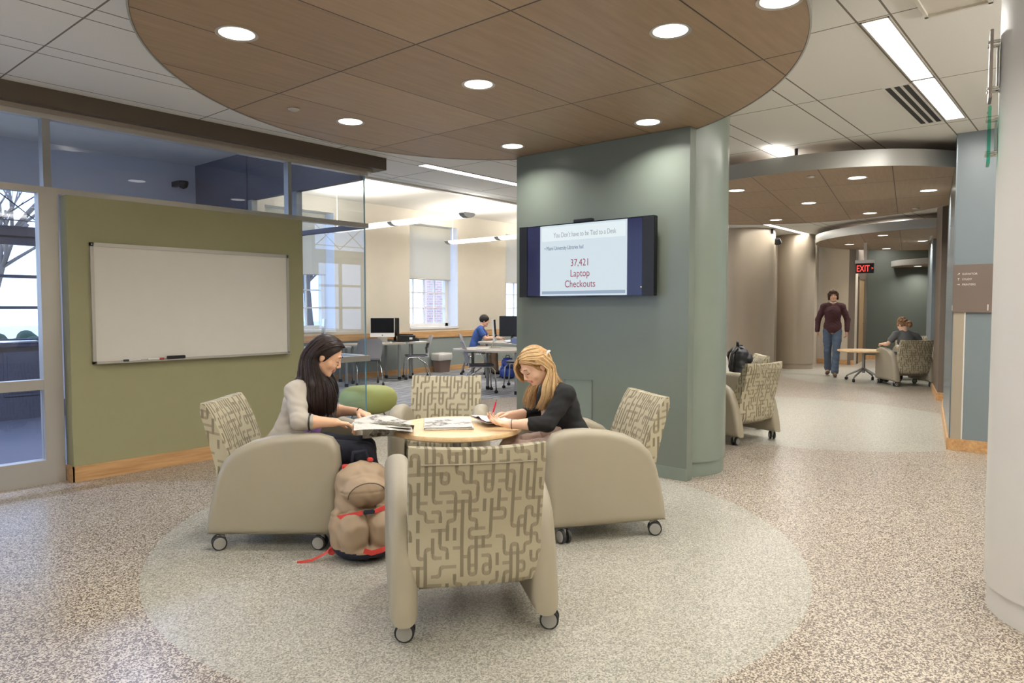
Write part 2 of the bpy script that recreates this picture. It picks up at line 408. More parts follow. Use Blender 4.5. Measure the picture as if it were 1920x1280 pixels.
# baseboards
def base(name, pts, h=.115, th=.018, m=None):
    return wallseg(name, pts, 0, h, -th, m or M_oak)
base('baseboard_pier', [(8.12, -.6), (8.12, 1.2)], .115, .016)
base('baseboard_bay', arcp)
base('baseboard_pier', [(12.42, 1.80), (12.38, 1.99)], .12, .03)
base('baseboard_pier', [(12.38, 1.99), (14.0, 2.33)])
base('baseboard_bay', [(14.1, 1.95), (15.2, 2.1), (16.85, 2.5)])
base('baseboard_end', [(21.95, 1.9), (21.2, 5.15)], .115, .02)
base('baseboard_corridor', [(20.4, 5.045), (21.2, 5.15)], .115, -.02)
base('baseboard_beige', [(18.80, 4.84), (18.95, 5.95)], .115, .02)

# columns
def column(name, c, r, z1, m, label=None, seg=64, plinth=None):
    ms = [m, plinth or m]
    mb = MB(); mb.cur = 0; mb.lathe([(r, .12), (r, z1)], seg); mb.cur = 1; mb.lathe([(r-.012, 0), (r-.012, .125)], seg)
    for i in range(len(mb.v)): v = mb.v[i]; mb.v[i] = (v[0]+c[0], v[1]+c[1], v[2])
    return struct(name, mb, ms, smooth=True, auto=True)
column('trim_4', (5.69, 2.94), .44, 3.1, M_colgreen)
column('trim_5', (4.06, -.02), .455, 3.1, M_white)
column('trim_6', (16.98, 5.67), .415, 3.1, M_taupe)
# big curved wall behind (left silhouettes hidden)
mbw = MB(); cw = (15.27, 6.39); rw = .80
column('trim_7', cw, rw, 3.1, M_taupe, seg=96)
# slate wall with the display
struct('wall_display', MB().box(5.23, 2.585, 0, 5.33, 4.375, 2.838).box(5.33, 4.275, 0, 6.9, 4.375, 2.838), M_tvwall)
sbx('baseboard_display', 5.222, 2.585, 0, 5.23, 4.375, .10, M_colgreen)
# green whiteboard wall
struct('wall_green', MB().box(2.02, 6.345, 0, 4.16, 6.50, 2.30), M_green)
struct('baseboard_green', MB().box(2.006, 6.328, 0, 4.16, 6.345, .11).box(2.003, 6.328, 0, 2.02, 6.50, .11).box(2.008, 6.333, .11, 4.16, 6.345, .125).box(2.008, 6.333, .11, 2.02, 6.5, .125), M_oak)
# bronze beam above the glass
struct('trim_8', MB().box(-6, 6.33, 2.965, 5.26, 6.62, 3.1), M_beam)
struct('trim_9', MB().box(-6, 6.42, 2.935, 5.14, 6.60, 2.965), plain('taupe_header', (150, 140, 128), .5))
# glass partition: head channel, transom, rails and mullions
fr = empty('window_1', (0, 6.5, 0)); fr['kind'] = 'structure'
A = lambda n, x0, y0, z0, x1, y1, z1, m=M_alu: bx(n, x0, y0, z0, x1, y1, z1, m, fr)
A('head_channel', -6, -.04, 2.895, 5.10, .04, 2.935)
A('transom', -6, -.04, 2.31, 5.10, .04, 2.36)
A('mullion', 1.90, -.045, 2.36, 1.955, .045, 2.895, M_steel); A('mullion', 4.08, -.04, 2.36, 4.12, .04, 2.895, M_steel)
A('mullion', 1.86, -.05, 0, 1.995, .05, 2.31)
A('mullion', .5, -.05, 0, .62, .05, 2.31); A('mullion', -.9, -.05, 0, -.78, .05, 2.895)
A('bottom_rail', -6, -.05, 0, 1.86, .05, .19); A('mid_rail', -6, -.045, .755, 1.86, .045, .835)
A('sill_rail', 4.16, -.04, .80, 5.11, .04, .865)
A('glass_pane', -6, -.006, 2.36, 1.92, .006, 2.895, M_glass); A('glass_pane', 1.95, -.006, 2.36, 4.09, .006, 2.895, M_glass); A('glass_pane', 4.11, -.006, 2.36, 5.07, .006, 2.895, M_glass)
A('glass_pane', -6, -.006, .835, 1.86, .006, 2.31, M_glass); A('glass_pane', -6, -.006, .19, 1.86, .006, .755, M_glass)
A('glass_pane', 4.16, -.006, .865, 5.07, .006, 2.31, M_glass); A('glass_pane', 4.16, -.006, 0.0, 5.07, .006, .80, M_glass)
A('glass_edge', 5.068, -.006, 0, 5.08, .006, 2.895, M_edgeglass)
fs = empty('window_2', (5.08, 6.5, 0)); fs['kind'] = 'structure'
A = lambda n, x0, y0, z0, x1, y1, z1, m=M_alu: bx(n, x0, y0, z0, x1, y1, z1, m, fs)
A('head_channel', -.04, .04, 2.86, .04, 3.9, 2.935, M_dgrey); A('transom', -.04, .04, 2.31, .04, 2.4, 2.36, M_dgrey); A('sill_rail', -.04, .04, .80, .04, 1.35, .865)
A('mullion', -.04, 1.30, 0, .04, 1.42, 2.86, M_steel); A('mullion', -.04, 2.36, 0, .04, 2.46, 2.86)
A('glass_pane', -.006, .006, .865, .006, 1.30, 2.31, M_glass); A('glass_pane', -.006, .006, 2.36, .006, 1.30, 2.86, M_glass)
A('glass_pane', -.006, .006, 0, .006, 1.30, .80, M_glass); A('glass_pane', -.006, 1.42, .0, .006, 2.36, 2.31, M_glass); A('glass_pane', -.006, 1.42, 2.36, .006, 2.36, 2.86, M_glass)
# vestibule box
sbx('wall_vestibule', 5.02, 8.96, 0, 5.14, 10.4, 3.5, M_dgrey)
sbx('wall_vestibule', 5.04, 6.62, 2.935, 5.14, 8.96, 3.5, M_dgrey)
wx = MB().box(-6, 10.4, 0, -5.2, 10.6, 3.5).box(-5.2, 10.4, 0, -.3, 10.6, .7).box(-5.2, 10.4, 3.0, -.3, 10.6, 3.5).box(-.3, 10.4, 0, .75, 10.6, 3.5).box(3.15, 10.4, 0, 5.14, 10.6, 3.5).box(.75, 10.4, 2.92, 3.15, 10.6, 3.5)
struct('wall_entrance', wx, M_vest)
sbx('trim_10', -6, 10.375, 0, .75, 10.4, .22, M_dgrey)
sbx('trim_10', 3.15, 10.375, 0, 5.02, 10.4, .22, M_dgrey)
# entrance double door with transom light
ed = empty('door_2', (0, 10.45, 0)); ed['kind'] = 'structure'
bx('door_frame', .75, -.05, 2.3, 3.15, .08, 2.42, M_dgrey, ed); bx('door_frame', 3.08, -.05, 0, 3.15, .08, 2.92, M_dgrey, ed); bx('door_frame', .75, -.05, 0, .82, .08, 2.92, M_dgrey, ed)
for x0 in (.82, 1.95):
    lf = empty('door_leaf'); lf.parent = ed; lf.location = (x0, 0, 0)
    mb = MB().box(0, 0, .0, 1.13, .05, 1.02).box(0, 0, 1.02, .10, .05, 2.3).box(1.03, 0, 1.02, 1.13, .05, 2.3).box(.10, 0, 2.19, 1.03, .05, 2.3)
    mb.box(.545, 0, 1.02, .585, .05, 2.19)
    for k in (1, 2): mb.box(.1, 0, 1.02+.39*k-.02, 1.03, .05, 1.02+.39*k+.02)
    mb.box(.12, -.012, .30, .50, 0, .85).box(.63, -.012, .30, 1.01, 0, .85).box(.16, -.02, .34, .46, -.012, .81).box(.67, -.02, .34, .97, -.012, .81)
    q = mb.build('stile_and_rail', M_doorp, ed); q.location = (x0, 0, 0)
    g = bx('pane', .1, .02, 1.02, 1.03, .03, 2.19, M_winglass, ed); g.location = (x0, 0, 0)
    pb = MB().tube([(.04, -.09, .98), (1.09, -.09, .98)], .022).box(.02, -.1, .93, .09, 0, 1.03).box(1.04, -.1, .93, 1.11, 0, 1.03).build('push_bar', M_chrome, ed, smooth=True, auto=True); pb.location = (x0, 0, 0)
    bpy.data.objects.remove(lf)
tg = MB()
for k in range(4):
    xa = .82+k*.565; xb = xa+.565
    tg.tube([(xa, .03, 2.44), (xb, .03, 2.9)], .008, 6).tube([(xa, .03, 2.9), (xb, .03, 2.44)], .008, 6)
tg.tube([(.82, .03, 2.5), (3.1, .03, 2.5)], .008, 6)
tg.build('transom_tracery', M_dgrey, ed)
bx('pane', .82, .035, 2.42, 3.08, .042, 2.92, M_winglass, ed)

bx('pane', -5.2, .04, .7, -.3, .046, 3.0, M_winglass, ed); bx('mullion', -2.8, 0, .7, -2.7, .08, 3.0, M_dgrey, ed)  # unseen side window added to let daylight into the vestibule
# computer-room outer wall with three deep window openings
OP = [(6.73, 8.18), (10.08, 11.53), (13.2, 14.65)]
yw0, yw1 = 11.40, 11.85
mb = MB(); mb.cur = 0
xs = [5.14]+[v for o_ in OP for v in o_]+[16.3]
for i in range(0, len(xs), 2): mb.box(xs[i], yw0, .76, xs[i+1], yw1, 3.5)
for a, b in OP: mb.box(a, yw0, 3.22, b, yw1, 3.5).box(a, yw0, .76, b, yw1, .95)
struct('wall_window', mb, M_roomwall)
sbx('wall_wainscot', 5.14, 11.385, 0, 16.3, yw1, .76, M_wains)
sbx('trim_11', 5.14, 11.36, .76, 16.3, 11.40, .895, M_oak)
sbx('baseboard_window', 5.14, 11.365, 0, 16.3, 11.385, .12, M_oak)
sbx('wall_room', 16.3, 6.2, 0, 16.4, 11.85, 3.5, M_roomwall)
wallseg('wall_room', [(16.0, 6.6), (16.75, 6.02)], 0, 3.1, -.1, M_beige)
for i, (a, b) in enumerate(OP):
    w = empty('window_%d' % (3+i), (a, 11.72, .95)); w['kind'] = 'structure'; ww = b-a; hh = 2.27
    bx('sill', 0, -.34, 0, ww, 0, .045, M_whitep, w)
    mbf = MB()
    mbf.box(0, 0, .045, .09, .09, hh).box(ww-.09, 0, .045, ww, .09, hh).box(0, 0, .045, ww, .09, .12).box(0, 0, hh-.1, ww, .09, hh)
    mbf.build('frame', M_whitep, w)
    ms = MB()
    n = 4
    for k in range(1, n): xk = .09+(ww-.18)*k/n; ms.box(xk-.012, .02, .12, xk+.012, .06, hh-.1)
    for k in range(1, 6): zk = .12+(hh-.22)*k/6; t_ = .028 if k == 3 else .012; ms.box(.09, .015, zk-t_, ww-.09, .065, zk+t_)
    ms.build('muntins', M_whitep, w)
    bx('pane', .09, .038, .12, ww-.09, .044, hh-.1, M_winglass, w)
    # roller blind
    bl = bx('blind', -.0, -.20, 1.10, ww-.12, -.195, 2.24, M_blind, w)
    MB().tube([(0, -.2, 1.09), (ww-.12, -.2, 1.09)], .012).build('blind_hem_bar', M_alu, w, smooth=True)
    bx('jamb', ww-.008, -.32, .045, ww, 0, hh, plain('jamb_blue_white', (222, 226, 236), .5) if i == 0 else bpy.data.materials['jamb_blue_white'], w)

# outdoors
struct('ground', MB().box(-30, 10.7, -.6, 60, 90, -.5), plain('winter_lawn', (196, 198, 186), .95, var=.25))
def brick():
    t = NT('red_brick'); o = t.obj(); x = t.xyz(o)
    v = t.n('ShaderNodeCombineXYZ', {0: t.math('ADD', x[0], x[1]), 1: x[2]}).outputs[0]
    b = t.n('ShaderNodeTexBrick', {'Vector': v, 'Color1': (*lin((206, 158, 148)), 1), 'Color2': (*lin((222, 180, 168)), 1), 'Mortar': (*lin((214, 204, 196)), 1), 'Scale': 1.0, 'Mortar Size': .012, 'Brick Width': .22, 'Row Height': .075})
    t.set(color=b.outputs[0], rough=.9); return t.m
M_brick = brick()
tag(MB().prism([(14.85, 16), (18, 16), (18, 19.6), (17.9, 19.4)], -.5, 8).build('brick_wing', M_brick), 'red brick building wing seen outside through the middle window', 'building')
# ---------------- ceiling canopies, lights, fittings ----------------
def canopy(label, c, a, b, ang, z0, z1, mat, rods, group='oval wood ceiling canopies'):
    t = empty('ceiling_canopy', (0, 0, 0), 0, label, 'ceiling canopy', group)
    e0 = ellipse(c, a-.012, b-.012, ang, 128); e1 = ellipse(c, a, b, ang, 128)
    MB().prism(e0, z0, z0+.03).build('wood_deck', mat, t)
    rings = [[Vector((p[0], p[1], z0-.004)) for p in e1], [Vector((p[0], p[1], z1)) for p in e1], [Vector((p[0], p[1], z1)) for p in ellipse(c, a-.01, b-.01, ang, 128)], [Vector((p[0], p[1], z0-.004)) for p in ellipse(c, a-.01, b-.01, ang, 128)]]
    mb = MB().loft(rings+[rings[0]], cap=False); mb.build('fascia_band', M_fascia, t, smooth=True, auto=True)
    for (x, y) in rods: MB().lathe([(.018, z0+.03), (.018, 3.1)], 12, Matrix.Translation((x, y, 0))).build('hanger_rod', M_black, t, smooth=True, auto=True)
    return t
canopy('large oval wood ceiling canopy in the foreground above the round table', (3.408, 3.143), 2.31, 1.905, 38, 2.84, 2.99, M_can1, [(2.6, 3.9), (4.6, 3.6), (3.0, 2.0)])
canopy('oval wood ceiling canopy with grey band, just beyond the slate column', (10.007, 3.218), 2.524, 2.069, 36, 2.84, 3.005, M_can2, [(7.78, 2.62), (11.2, 3.6), (9.5, 4.6)])
canopy('third oval wood ceiling canopy, above the walking man', (17.32, 2.35), 2.87, 2.87, 0, 2.84, 3.0, M_can2, [(16.4, 4.2)])
canopy('small farthest wood canopy before the dark end wall', (21.2, 3.2), 1.35, 1.35, 0, 2.5, 2.64, M_can2, [])

def downlight_proto():
    t = empty('recessed_downlight')
    MB().lathe([(.088, 0), (.108, -.004), (.108, .001), (.088, .004)], 32).build('trim_ring', M_alu, t, smooth=True, auto=True)
    MB().lathe([(.090, -.001), (.088, .0015)], 32).build('lens', E_lamp, t)
    return t
dl0 = downlight_proto(); used = [False]
def downlight(x, y, z, label, group, power=22, s=1, col=WARM):
    o = dl0 if not used[0] else copy_tree(dl0); used[0] = True
    o.location = (x, y, z-.001); o.scale = (s, s, 1); tag(o, label, 'ceiling light', group)
    area('downlight_lamp', (x, y, z-.012), .16, power, col, shape='DISK', spread=140)
g1 = 'downlights in the foreground canopy'
for x, y, l in [(1.949, 3.547, 'large white round downlight at the far left of the foreground canopy'), (3.384, 3.153, 'white round downlight at the middle of the foreground canopy'),
                (3.388, 1.794, 'large white round downlight at upper right of the foreground canopy'), (3.411, 4.529, 'white round downlight near the back left rim of the foreground canopy, beside a tiny sprinkler'),
                (4.911, 2.784, 'white round downlight in front of the slate column'), (4.852, 4.108, 'white round downlight at the rear tip of the foreground canopy, above the slate wall'),
                (3.384, 1.228, 'white round downlight cut by the top edge at the canopy\'s right end')]:
    downlight(x, y, 2.84, l, g1, 11)
g2 = 'downlights in the second canopy'
for x, y, l in [(8.426, 3.545, 'round downlight of the second canopy right beside the slate column'), (8.466, 2.188, 'nearest and largest round downlight of the second canopy'),
                (9.945, 1.754, 'round downlight at the right end of the second canopy'), (10.063, 3.208, 'round downlight at the centre of the second canopy'),
                (11.726, 2.839, 'round downlight at the rear right of the second canopy'), (11.617, 4.216, 'round downlight at the rear left of the second canopy')]:
    downlight(x, y, 2.84, l, g2, 20)
g3 = 'downlights in the far canopies'
for x, y, z, l in [(15.43, 3.49, 2.84, 'front round downlight of the third canopy'), (17.12, 4.554, 2.84, 'leftmost round downlight of the third canopy'), (18.917, 4.195, 2.84, 'rear round downlight of the third canopy'),
                   (17.255, 3.128, 2.84, 'right round downlight of the third canopy'), (21.0, 3.9, 2.5, 'single round downlight in the small farthest canopy')]:
    downlight(x, y, z, l, g3, 18)
COOL = (.50, .62, 1)
downlight(3.05, 7.9, 3.5, 'round downlight in the bluish vestibule ceiling behind the glass', 'vestibule downlights', 90, col=COOL)
downlight(.4, 7.9, 3.5, 'added vestibule downlight beyond the left edge of the view', 'vestibule downlights', 110, col=COOL)  # unseen lamp added to brighten the vestibule


def troffer(x0, x1, y0, y1, z, label, power, group=None, cat='ceiling light'):
    t = empty('fluorescent_troffer', ((x0+x1)/2, (y0+y1)/2, z), 0, label, cat, group); a, b = (x1-x0)/2, (y1-y0)/2
    bx('diffuser', -a+.008, -b+.008, -.004, a-.008, b-.008, .002, E_troff, t)
    mb = MB().box(-a, -b, -.006, a, -b+.01, .002).box(-a, b-.01, -.006, a, b, .002).box(-a, -b, -.006, -a+.01, b, .002).box(a-.01, -b, -.006, a, b, .002)
    mb.build('frame', M_alu, t)
    area('troffer_light', ((x0+x1)/2, (y0+y1)/2, z-.02), x1-x0-.04, power, (1, .96, .9), size_y=y1-y0-.03)
gt = 'linear ceiling troffers'
troffer(4.62, 6.02, 1.04, 1.20, 3.1, 'nearer section of the bright strip light in the white ceiling at right', 26, gt)
troffer(6.03, 7.47, 1.04, 1.20, 3.1, 'farther section of the bright strip light at right, beside the slotted air vent', 26, gt)
troffer(5.75, 9.4, 6.20, 6.36, 3.1, 'long bright strip light in the ceiling left of the slate wall', 30, gt)
troffer(13.4, 17.9, 5.3, 5.46, 3.1, 'thin strip light in the far ceiling by the taupe column', 50, gt)
troffer(19.6, 20.9, 4.55, 4.75, 3.1, 'short strip light in the ceiling above the exit sign', 24, gt)
PLAB = ['added fill panel directly left of the camera', 'added fill panel behind the camera', 'added fill panel behind the white column', 'added fill panel by the left glass wall, outside the view', 'added fill panel right of the corridor piers, outside the view']
ULAB = ['added fill uplight left of the camera', 'added fill uplight directly behind the camera', 'added fill uplight behind the white column', 'added fill uplight far to the right, beyond the pier']
for i, (tx, ty) in enumerate(FILL_PANELS):  # glowing faces of the added fill panels
    t = empty('added_panel_light', (tx, ty, 3.1), 0, PLAB[i], 'ceiling light', 'added fill panels outside the view')
    bx('diffuser', -.7, -.3, -.005, .7, .3, 0, E_troff, t)
for i, (tx, ty) in enumerate(FILL_UPLIGHTS):  # housings for the added ceiling uplights
    t = empty('pendant_light', (tx, ty, 2.55), 0, ULAB[i], 'pendant light', 'added fill uplights outside the view')
    bx('light_housing', -.98, -.1, 0, .98, .1, .05, M_steel, t); [MB().tube([(q, 0, .05), (q, 0, .55)], .006, 6).build('suspension_cable', M_whitep, t) for q in (-.9, .9)]
# cove lamps lying on top of the canopies
for (x, y, L, az) in [(3.4, 3.6, 2.4, 38), (9.6, 3.5, 2.6, 36), (8.22, 2.85, 1.5, -84), (15.8, 3.6, 1.4, -40)]:
    area('cove_lamp', (x, y, 3.012), .05, 5, WARM, rot=(PI, 0, R(az)), size_y=L)
# pendants in the computer room
def pendant(x, y0, y1, z, label):
    t = empty('pendant_light', (x, y0, z), 0, label, 'pendant light', 'linear pendants in the computer room'); L = y1-y0
    w = .13
    prof = [(-w, .035), (-w*.8, .0), (-w*.3, -.025), (w*.3, -.025), (w*.8, .0), (w, .035), (w*.8, .05), (-w*.8, .05)]
    def seg(a, b, nm, m):
        MB().loft([[Vector((p[0], a, p[1])) for p in prof], [Vector((p[0], b, p[1])) for p in prof]]).build(nm, m, t)
    n = 2; seg(0, .10, 'end_cap', M_steel); seg(L-.10, L, 'end_cap', M_steel); seg(L/2-.05, L/2+.05, 'joint_collar', M_steel)
    seg(.10, L/2-.05, 'light_shade', E_pend); seg(L/2+.05, L-.10, 'light_shade', E_pend)
    MB().tube([(0, .12, .05), (0, .12, 3.5-z)], .006, 6).build('suspension_cable', M_whitep, t); MB().tube([(0, L-.12, .05), (0, L-.12, 3.5-z)], .006, 6).build('suspension_cable', M_whitep, t)
    area('pendant_uplight', (x, (y0+y1)/2, z+.07), .2, 85, (1, .97, .93), rot=(PI, 0, 0), size_y=L-.2)
    area('pendant_downlight', (x, (y0+y1)/2, z-.04), .16, 30, (1, .97, .93), size_y=L-.2)
E_pend = emit('pendant_white', (1, .98, .95), 1.1)
pendant(7.80, 7.46, 10.9, 2.8, 'nearer linear pendant light with grey joints, its right end hanging before the bright ceiling')
pendant(10.80, 8.0, 10.95, 2.8, 'farther linear pendant light, its left tip in front of the middle window blind')
pendant(13.6, 7.8, 10.9, 2.8, 'farthest linear pendant, only its small grey tip visible beside the slate wall')

# slotted air diffuser
t = empty('air_diffuser', (6.78, 1.31, 3.1), 0, 'slotted white air diffuser with three black slots beside the bright strip light', 'air vent')
bx('frame', -.69, -.10, -.005, .69, .10, .0, M_whitep, t)
for k in (-1, 0, 1): bx('slot', -.68, k*.062-.019, -.007, .68, k*.062+.019, -.004, M_grille, t)
t = empty('ceiling_hatch', (4.55, .715, 3.1), 0, 'faint square white hatch frame in the ceiling at the top right', 'ceiling hatch')
MB().box(-.2, -.165, -.02, .2, -.145, 0).box(-.2, .145, -.02, .2, .165, 0).box(-.2, -.165, -.02, -.18, .165, 0).box(.18, -.165, -.02, .2, .165, 0).build('frame', paint_ceiling, t)
bx('panel', -.18, -.145, -.006, .18, .145, 0, paint_ceiling, t)
# sprinklers and detectors
def sprinkler(x, y, z, label, r=.04):
    o = MB().lathe([(r, 0), (r, -.004), (r*.6, -.014), (.001, -.016)], 20).build('sprinkler_cover', M_alu, None, smooth=True); o.location = (x, y, z); return tag(o, label, 'sprinkler', 'sprinkler covers in the canopies')
sprinkler(2.93, 4.55, 2.839, 'small bluish metal sprinkler cap at the back left rim of the foreground canopy', .042)
sprinkler(8.05, 2.55, 2.839, 'flat oval sprinkler cap near the front of the second canopy', .05)
sprinkler(11.6, 2.2, 2.839, 'flat sprinkler cap at the rear right of the second canopy', .05)
# camera in the vestibule, emergency light in the corridor
t = empty('security_camera', (4.7, 10.1, 3.2), 0, 'dark security camera high in the vestibule corner behind the glass', 'camera')
bx('bracket', -.03, .1, -.05, .03, .3, .02, M_black, t); MB().lathe([(.07, 0), (.07, -.04), (.05, -.09), (.001, -.11)], 16).build('dome', M_black, t, smooth=True)
t = empty('emergency_light', (15.2, 5.6, 3.1), 0, 'black twin-head emergency light hanging from the ceiling beside the taupe column', 'emergency light')
bx('mount', -.05, -.05, -.1, .05, .05, 0, M_black, t)
for s in (-1, 1): MB().lathe([(.05, 0), (.075, .11), (.001, .11)], 16, Matrix.Translation((0, s*.12, -.22))@Matrix.Rotation(R(150), 4, 'Y')).build('lamp_head', M_black, t, smooth=True, auto=True)

# EXIT sign, hanging in the corridor mouth
t = empty('exit_sign', (16.9, 4.17, 2.19), 0, 'red illuminated EXIT sign with white top bracket hanging in the far corridor', 'exit sign')
fx = Vector((.10, -.995, 0)).normalized(); Mx = frame((0, 0, 0), fx, (0, 0, 1))
o = bx('housing', -.18, -.02, -.03, .18, .20, 0, M_grille, t, M=Mx)
bx('top_bracket', -.19, .20, -.05, .19, .27, .03, M_whitep, t, M=Mx); bx('stem', -.03, .27, -.03, .03, .93, -.01, M_whitep, t, M=Mx)
text('exit_lettering', 'EXIT', .20, E_red, t, Mx @ Matrix.Translation((-.165, .02, .002)), .002, sx=.64)
text('arrow', '>', .08, E_red, t, Mx @ Matrix.Translation((.128, .06, .002)), .002)

# directory sign on the pier
t = empty('directory_sign', (8.10, 1.03, 1.36), 0, 'umber wall sign with white lines ELEVATOR, STUDY, PRINTERS and numeral 1 on the blue-grey pier', 'sign')
bx('sign_panel', -.008, -.17, 0, .018, .165, .465, plain('umber_sign', (112, 98, 88), .4), t, bevel=.002)
Ms = frame((-.009, .165, 0), (0, -1, 0), (0, 0, 1))
M_ink = plain('sign_ink', (225, 222, 215), .5)
for k, (ar, w) in enumerate([('ne', 'ELEVATOR'), ('n', 'STUDY'), ('e', 'PRINTERS')]):
    y = .365-.051*k
    text('lettering', w, .026, M_ink, t, Ms @ Matrix.Translation((.075, y, 0)), .0008)
    a = {'ne': 45, 'n': 90, 'e': 0}[ar]; Ma = Ms @ Matrix.Translation((.045, y+.009, 0)) @ Matrix.Rotation(R(a), 4, 'Z')
    mb = MB().box(-.012, -.0018, 0, .010, .0018, .001, Ma)
    for s in (-1, 1): mb.box(-.010, -.0018, 0, 0, .0018, .001, Ma @ Matrix.Translation((.011, 0, 0)) @ Matrix.Rotation(s*.75, 4, 'Z'))
    mb.build('arrow', M_ink, t)
text('numeral', '1', .085, M_ink, t, Ms @ Matrix.Translation((.27, .02, 0)), .0015)
bx('side_numeral', -.0105, .166, .02, .018, .168, .07, M_ink, t)

# plates on the white column, seen edge on
def colplate(zc, hh, w, m, m2, label, name):
    a = R(98); p = Vector((4.06+math.cos(a)*.49, -.02+math.sin(a)*.49, zc))
    t = empty(name, p, 8, label, 'sign')
    bx('plate', -w/2, -.008, -hh/2, w/2, .006, hh/2, m, t, bevel=.002)
    bx('backing', -.03, -.032, -hh/2+.06, .03, -.024, hh/2-.07, m2, t)
    for sx in (-1, 1):
        for sz in (-1, 1): MB().lathe([(.008, -.035), (.008, .012)], 12, Matrix.Translation((sx*(w/2-.03), 0, sz*(hh/2-.05))) @ Matrix.Rotation(R(-90), 4, 'X')).build('standoff', M_chrome, t, smooth=True, auto=True)
colplate(2.52, .31, .13, plain('sign_steel', (120, 112, 104), .3, metal=.7), M_steel, 'steel sign plate on standoffs high on the white column, seen edge on', 'wall_plate')
colplate(2.20, .26, .13, M_greenglass, M_steel, 'green glass sign plate on standoffs on the white column, below the steel one', 'glass_plate')
# ---------------- armchairs ----------------
def armchair_proto():
    t = empty('armchair')
    prof = [(-.375, .088), (-.362, .20), (-.34, .30), (-.31, .42), (-.265, .52), (-.20, .585), (-.10, .635), (.02, .665), (.16, .68), (.28, .678), (.36, .655), (.40, .60), (.41, .50), (.405, .30), (.40, .088)]
    dense = []
    for i in range(len(prof)-1):
        for k in range(2): f = k/2; dense.append((prof[i][0]*(1-f)+prof[i+1][0]*f, prof[i][1]*(1-f)+prof[i+1][1]*f))
    dense.append(prof[-1]); dense += [(.2, .088), (0, .088), (-.2, .088)]
    for s in (-1, 1):
        rings = pillow(dense, .118, .05, lambda x, z, y, s=s: Vector((x, y+s*.303, z)), 6)
        mb = MB().loft(rings); mb.build('arm', M_vinyl, t, smooth=True, auto=True)
    # seat box and cushion
    bx('seat_frame', -.24, -.245, .19, .33, .245, .30, M_vinyl, t, bevel=.01)
    out = rrect(-.24, -.243, .345, .243, .05, 5)
    MB().loft(pillow(out, .16, .045, lambda x, y, z: Vector((x, y, .375+z+.012*math.cos(x*4)*math.cos(y*5))))).build('seat', M_pat, t, smooth=True, auto=True)
    # curved leaning back, pattern front and rear
    nz, ny = 16, 12; H0, H1 = .235, .845
    def pt(u, v, side):
        z = H0+(H1-H0)*v; y = (u-.5)*2*.284
        x = -.315-.075*max(0, (v-.35))/.65-.035*v*v      # leans back
        bowl = .028*(1-(2*u-1)**2)
        th = .075+.03*math.sin(PI*min(1, v*1.1))
        if side == 'r': return Vector((x-.035-bowl*.9+.01, y, z-(.012*(1-(2*u-1)**2) if v > .9 else 0)))
        return Vector((x+th-bowl, y, z-(.012*(1-(2*u-1)**2) if v > .9 else 0)))
    mb = MB(); rings = []
    for j in range(nz+1):
        v = j/nz; ring = []
        edge = .02*(1-min(1, (1-v)*9)**.5) if v > .88 else (.02*(1-min(1, v*12)**.5) if v < .08 else 0)
        fr_ = [pt(i/ny, v, 'f') for i in range(ny+1)]; rr_ = [pt(i/ny, v, 'r') for i in range(ny+1)]
        for k, (a, b) in enumerate(zip(fr_, rr_)):
            e = edge+(.018 if k in (0, ny) else (.004 if k in (1, ny-1) else 0))
            a.x -= e; b.x += e
        ring = fr_+rr_[::-1]; rings.append(ring)
    mb.loft(rings).build('backrest', M_pat, t, smooth=True, auto=True)
    # piping across the rear top
    MB().tube([pt(i/ny, .885, 'r')+Vector((-.001, 0, 0)) for i in range(1, ny)], .0035, 6).build('piping', M_vinyl, t, smooth=True)
    for (x, y) in ((-.285, .315), (-.285, -.315), (.30, .315), (.30, -.315)):
        c = MB()
        Mc = Matrix.Identity(4)
        c.lathe([(.014, .05), (.014, .10)], 12, Mc).box(-.03, -.006, .035, .01, .006, .085, Mc)
        cc = c.build('caster', M_capg, t, smooth=True, auto=True); cc.location = (x, y, 0)
        Mw = Mc @ Matrix.Translation((-.018, 0, .042)) @ Matrix.Rotation(R(90), 4, 'X')
        w = MB()
        for s in (-1, 1): w.lathe([(.030, s*.008), (.042, s*.010), (.042, s*.026), (.036, s*.030)], 28, Mw)
        w.build('wheel', M_rubber, cc, smooth=True, auto=True)
        for s in (-1, 1): MB().lathe([(.034, s*.029), (.034, s*.0325), (.028, s*.034), (.001, s*.0345)], 28, Mw).build('wheel_cap', M_capg, cc, smooth=True, auto=True)
    return t
CAST = [(80, 72, 100, 60), (-40, 28, 70, -8), (-20, 60, -75, 40), (20, 60, 10, 90), (100, 140, 60, 120), (0, 40, 20, 60), (100, -30, 170, 60), (0, 20, 50, 80)]
ch0 = armchair_proto(); chused = False
CH = [((2.35, 2.28), 51.9, 'tan armchair with ribbon-patterned back turned to the camera, nearest of all'),
      ((2.43, 3.90), -49.7, 'tan armchair at left under the dark-haired woman, seen from its side'),
      ((3.81, 2.56), 145, 'tan armchair at right under the blonde woman, its side before the slate wall'),
      ((3.80, 3.93), 220.3, 'empty armchair facing the camera behind the round table'),
      ((7.33, 3.10), 74.4, 'armchair with patterned back right of the slate column, black backpack behind it'),
      ((8.16, 3.52), 125, 'armchair behind the black backpack, only its patterned top showing'),
      ((14.50, 2.86), 38, 'far armchair under the woman with curly hair, dark patterned back'),
      ((15.9, 2.98), 200, 'farthest armchair, a sliver showing between the curly-haired woman and the wall')]
for i, (c, a, l) in enumerate(CH):
    o = ch0 if i == 0 else copy_tree(ch0)
    o.location = (c[0], c[1], 0); o.rotation_euler = (0, 0, R(a)); tag(o, l, 'armchair', 'armchairs on casters')
    for q, cst in enumerate([k for k in kids(o) if k.name.startswith('caster')]): cst.rotation_euler = (0, 0, R(CAST[i][q]))

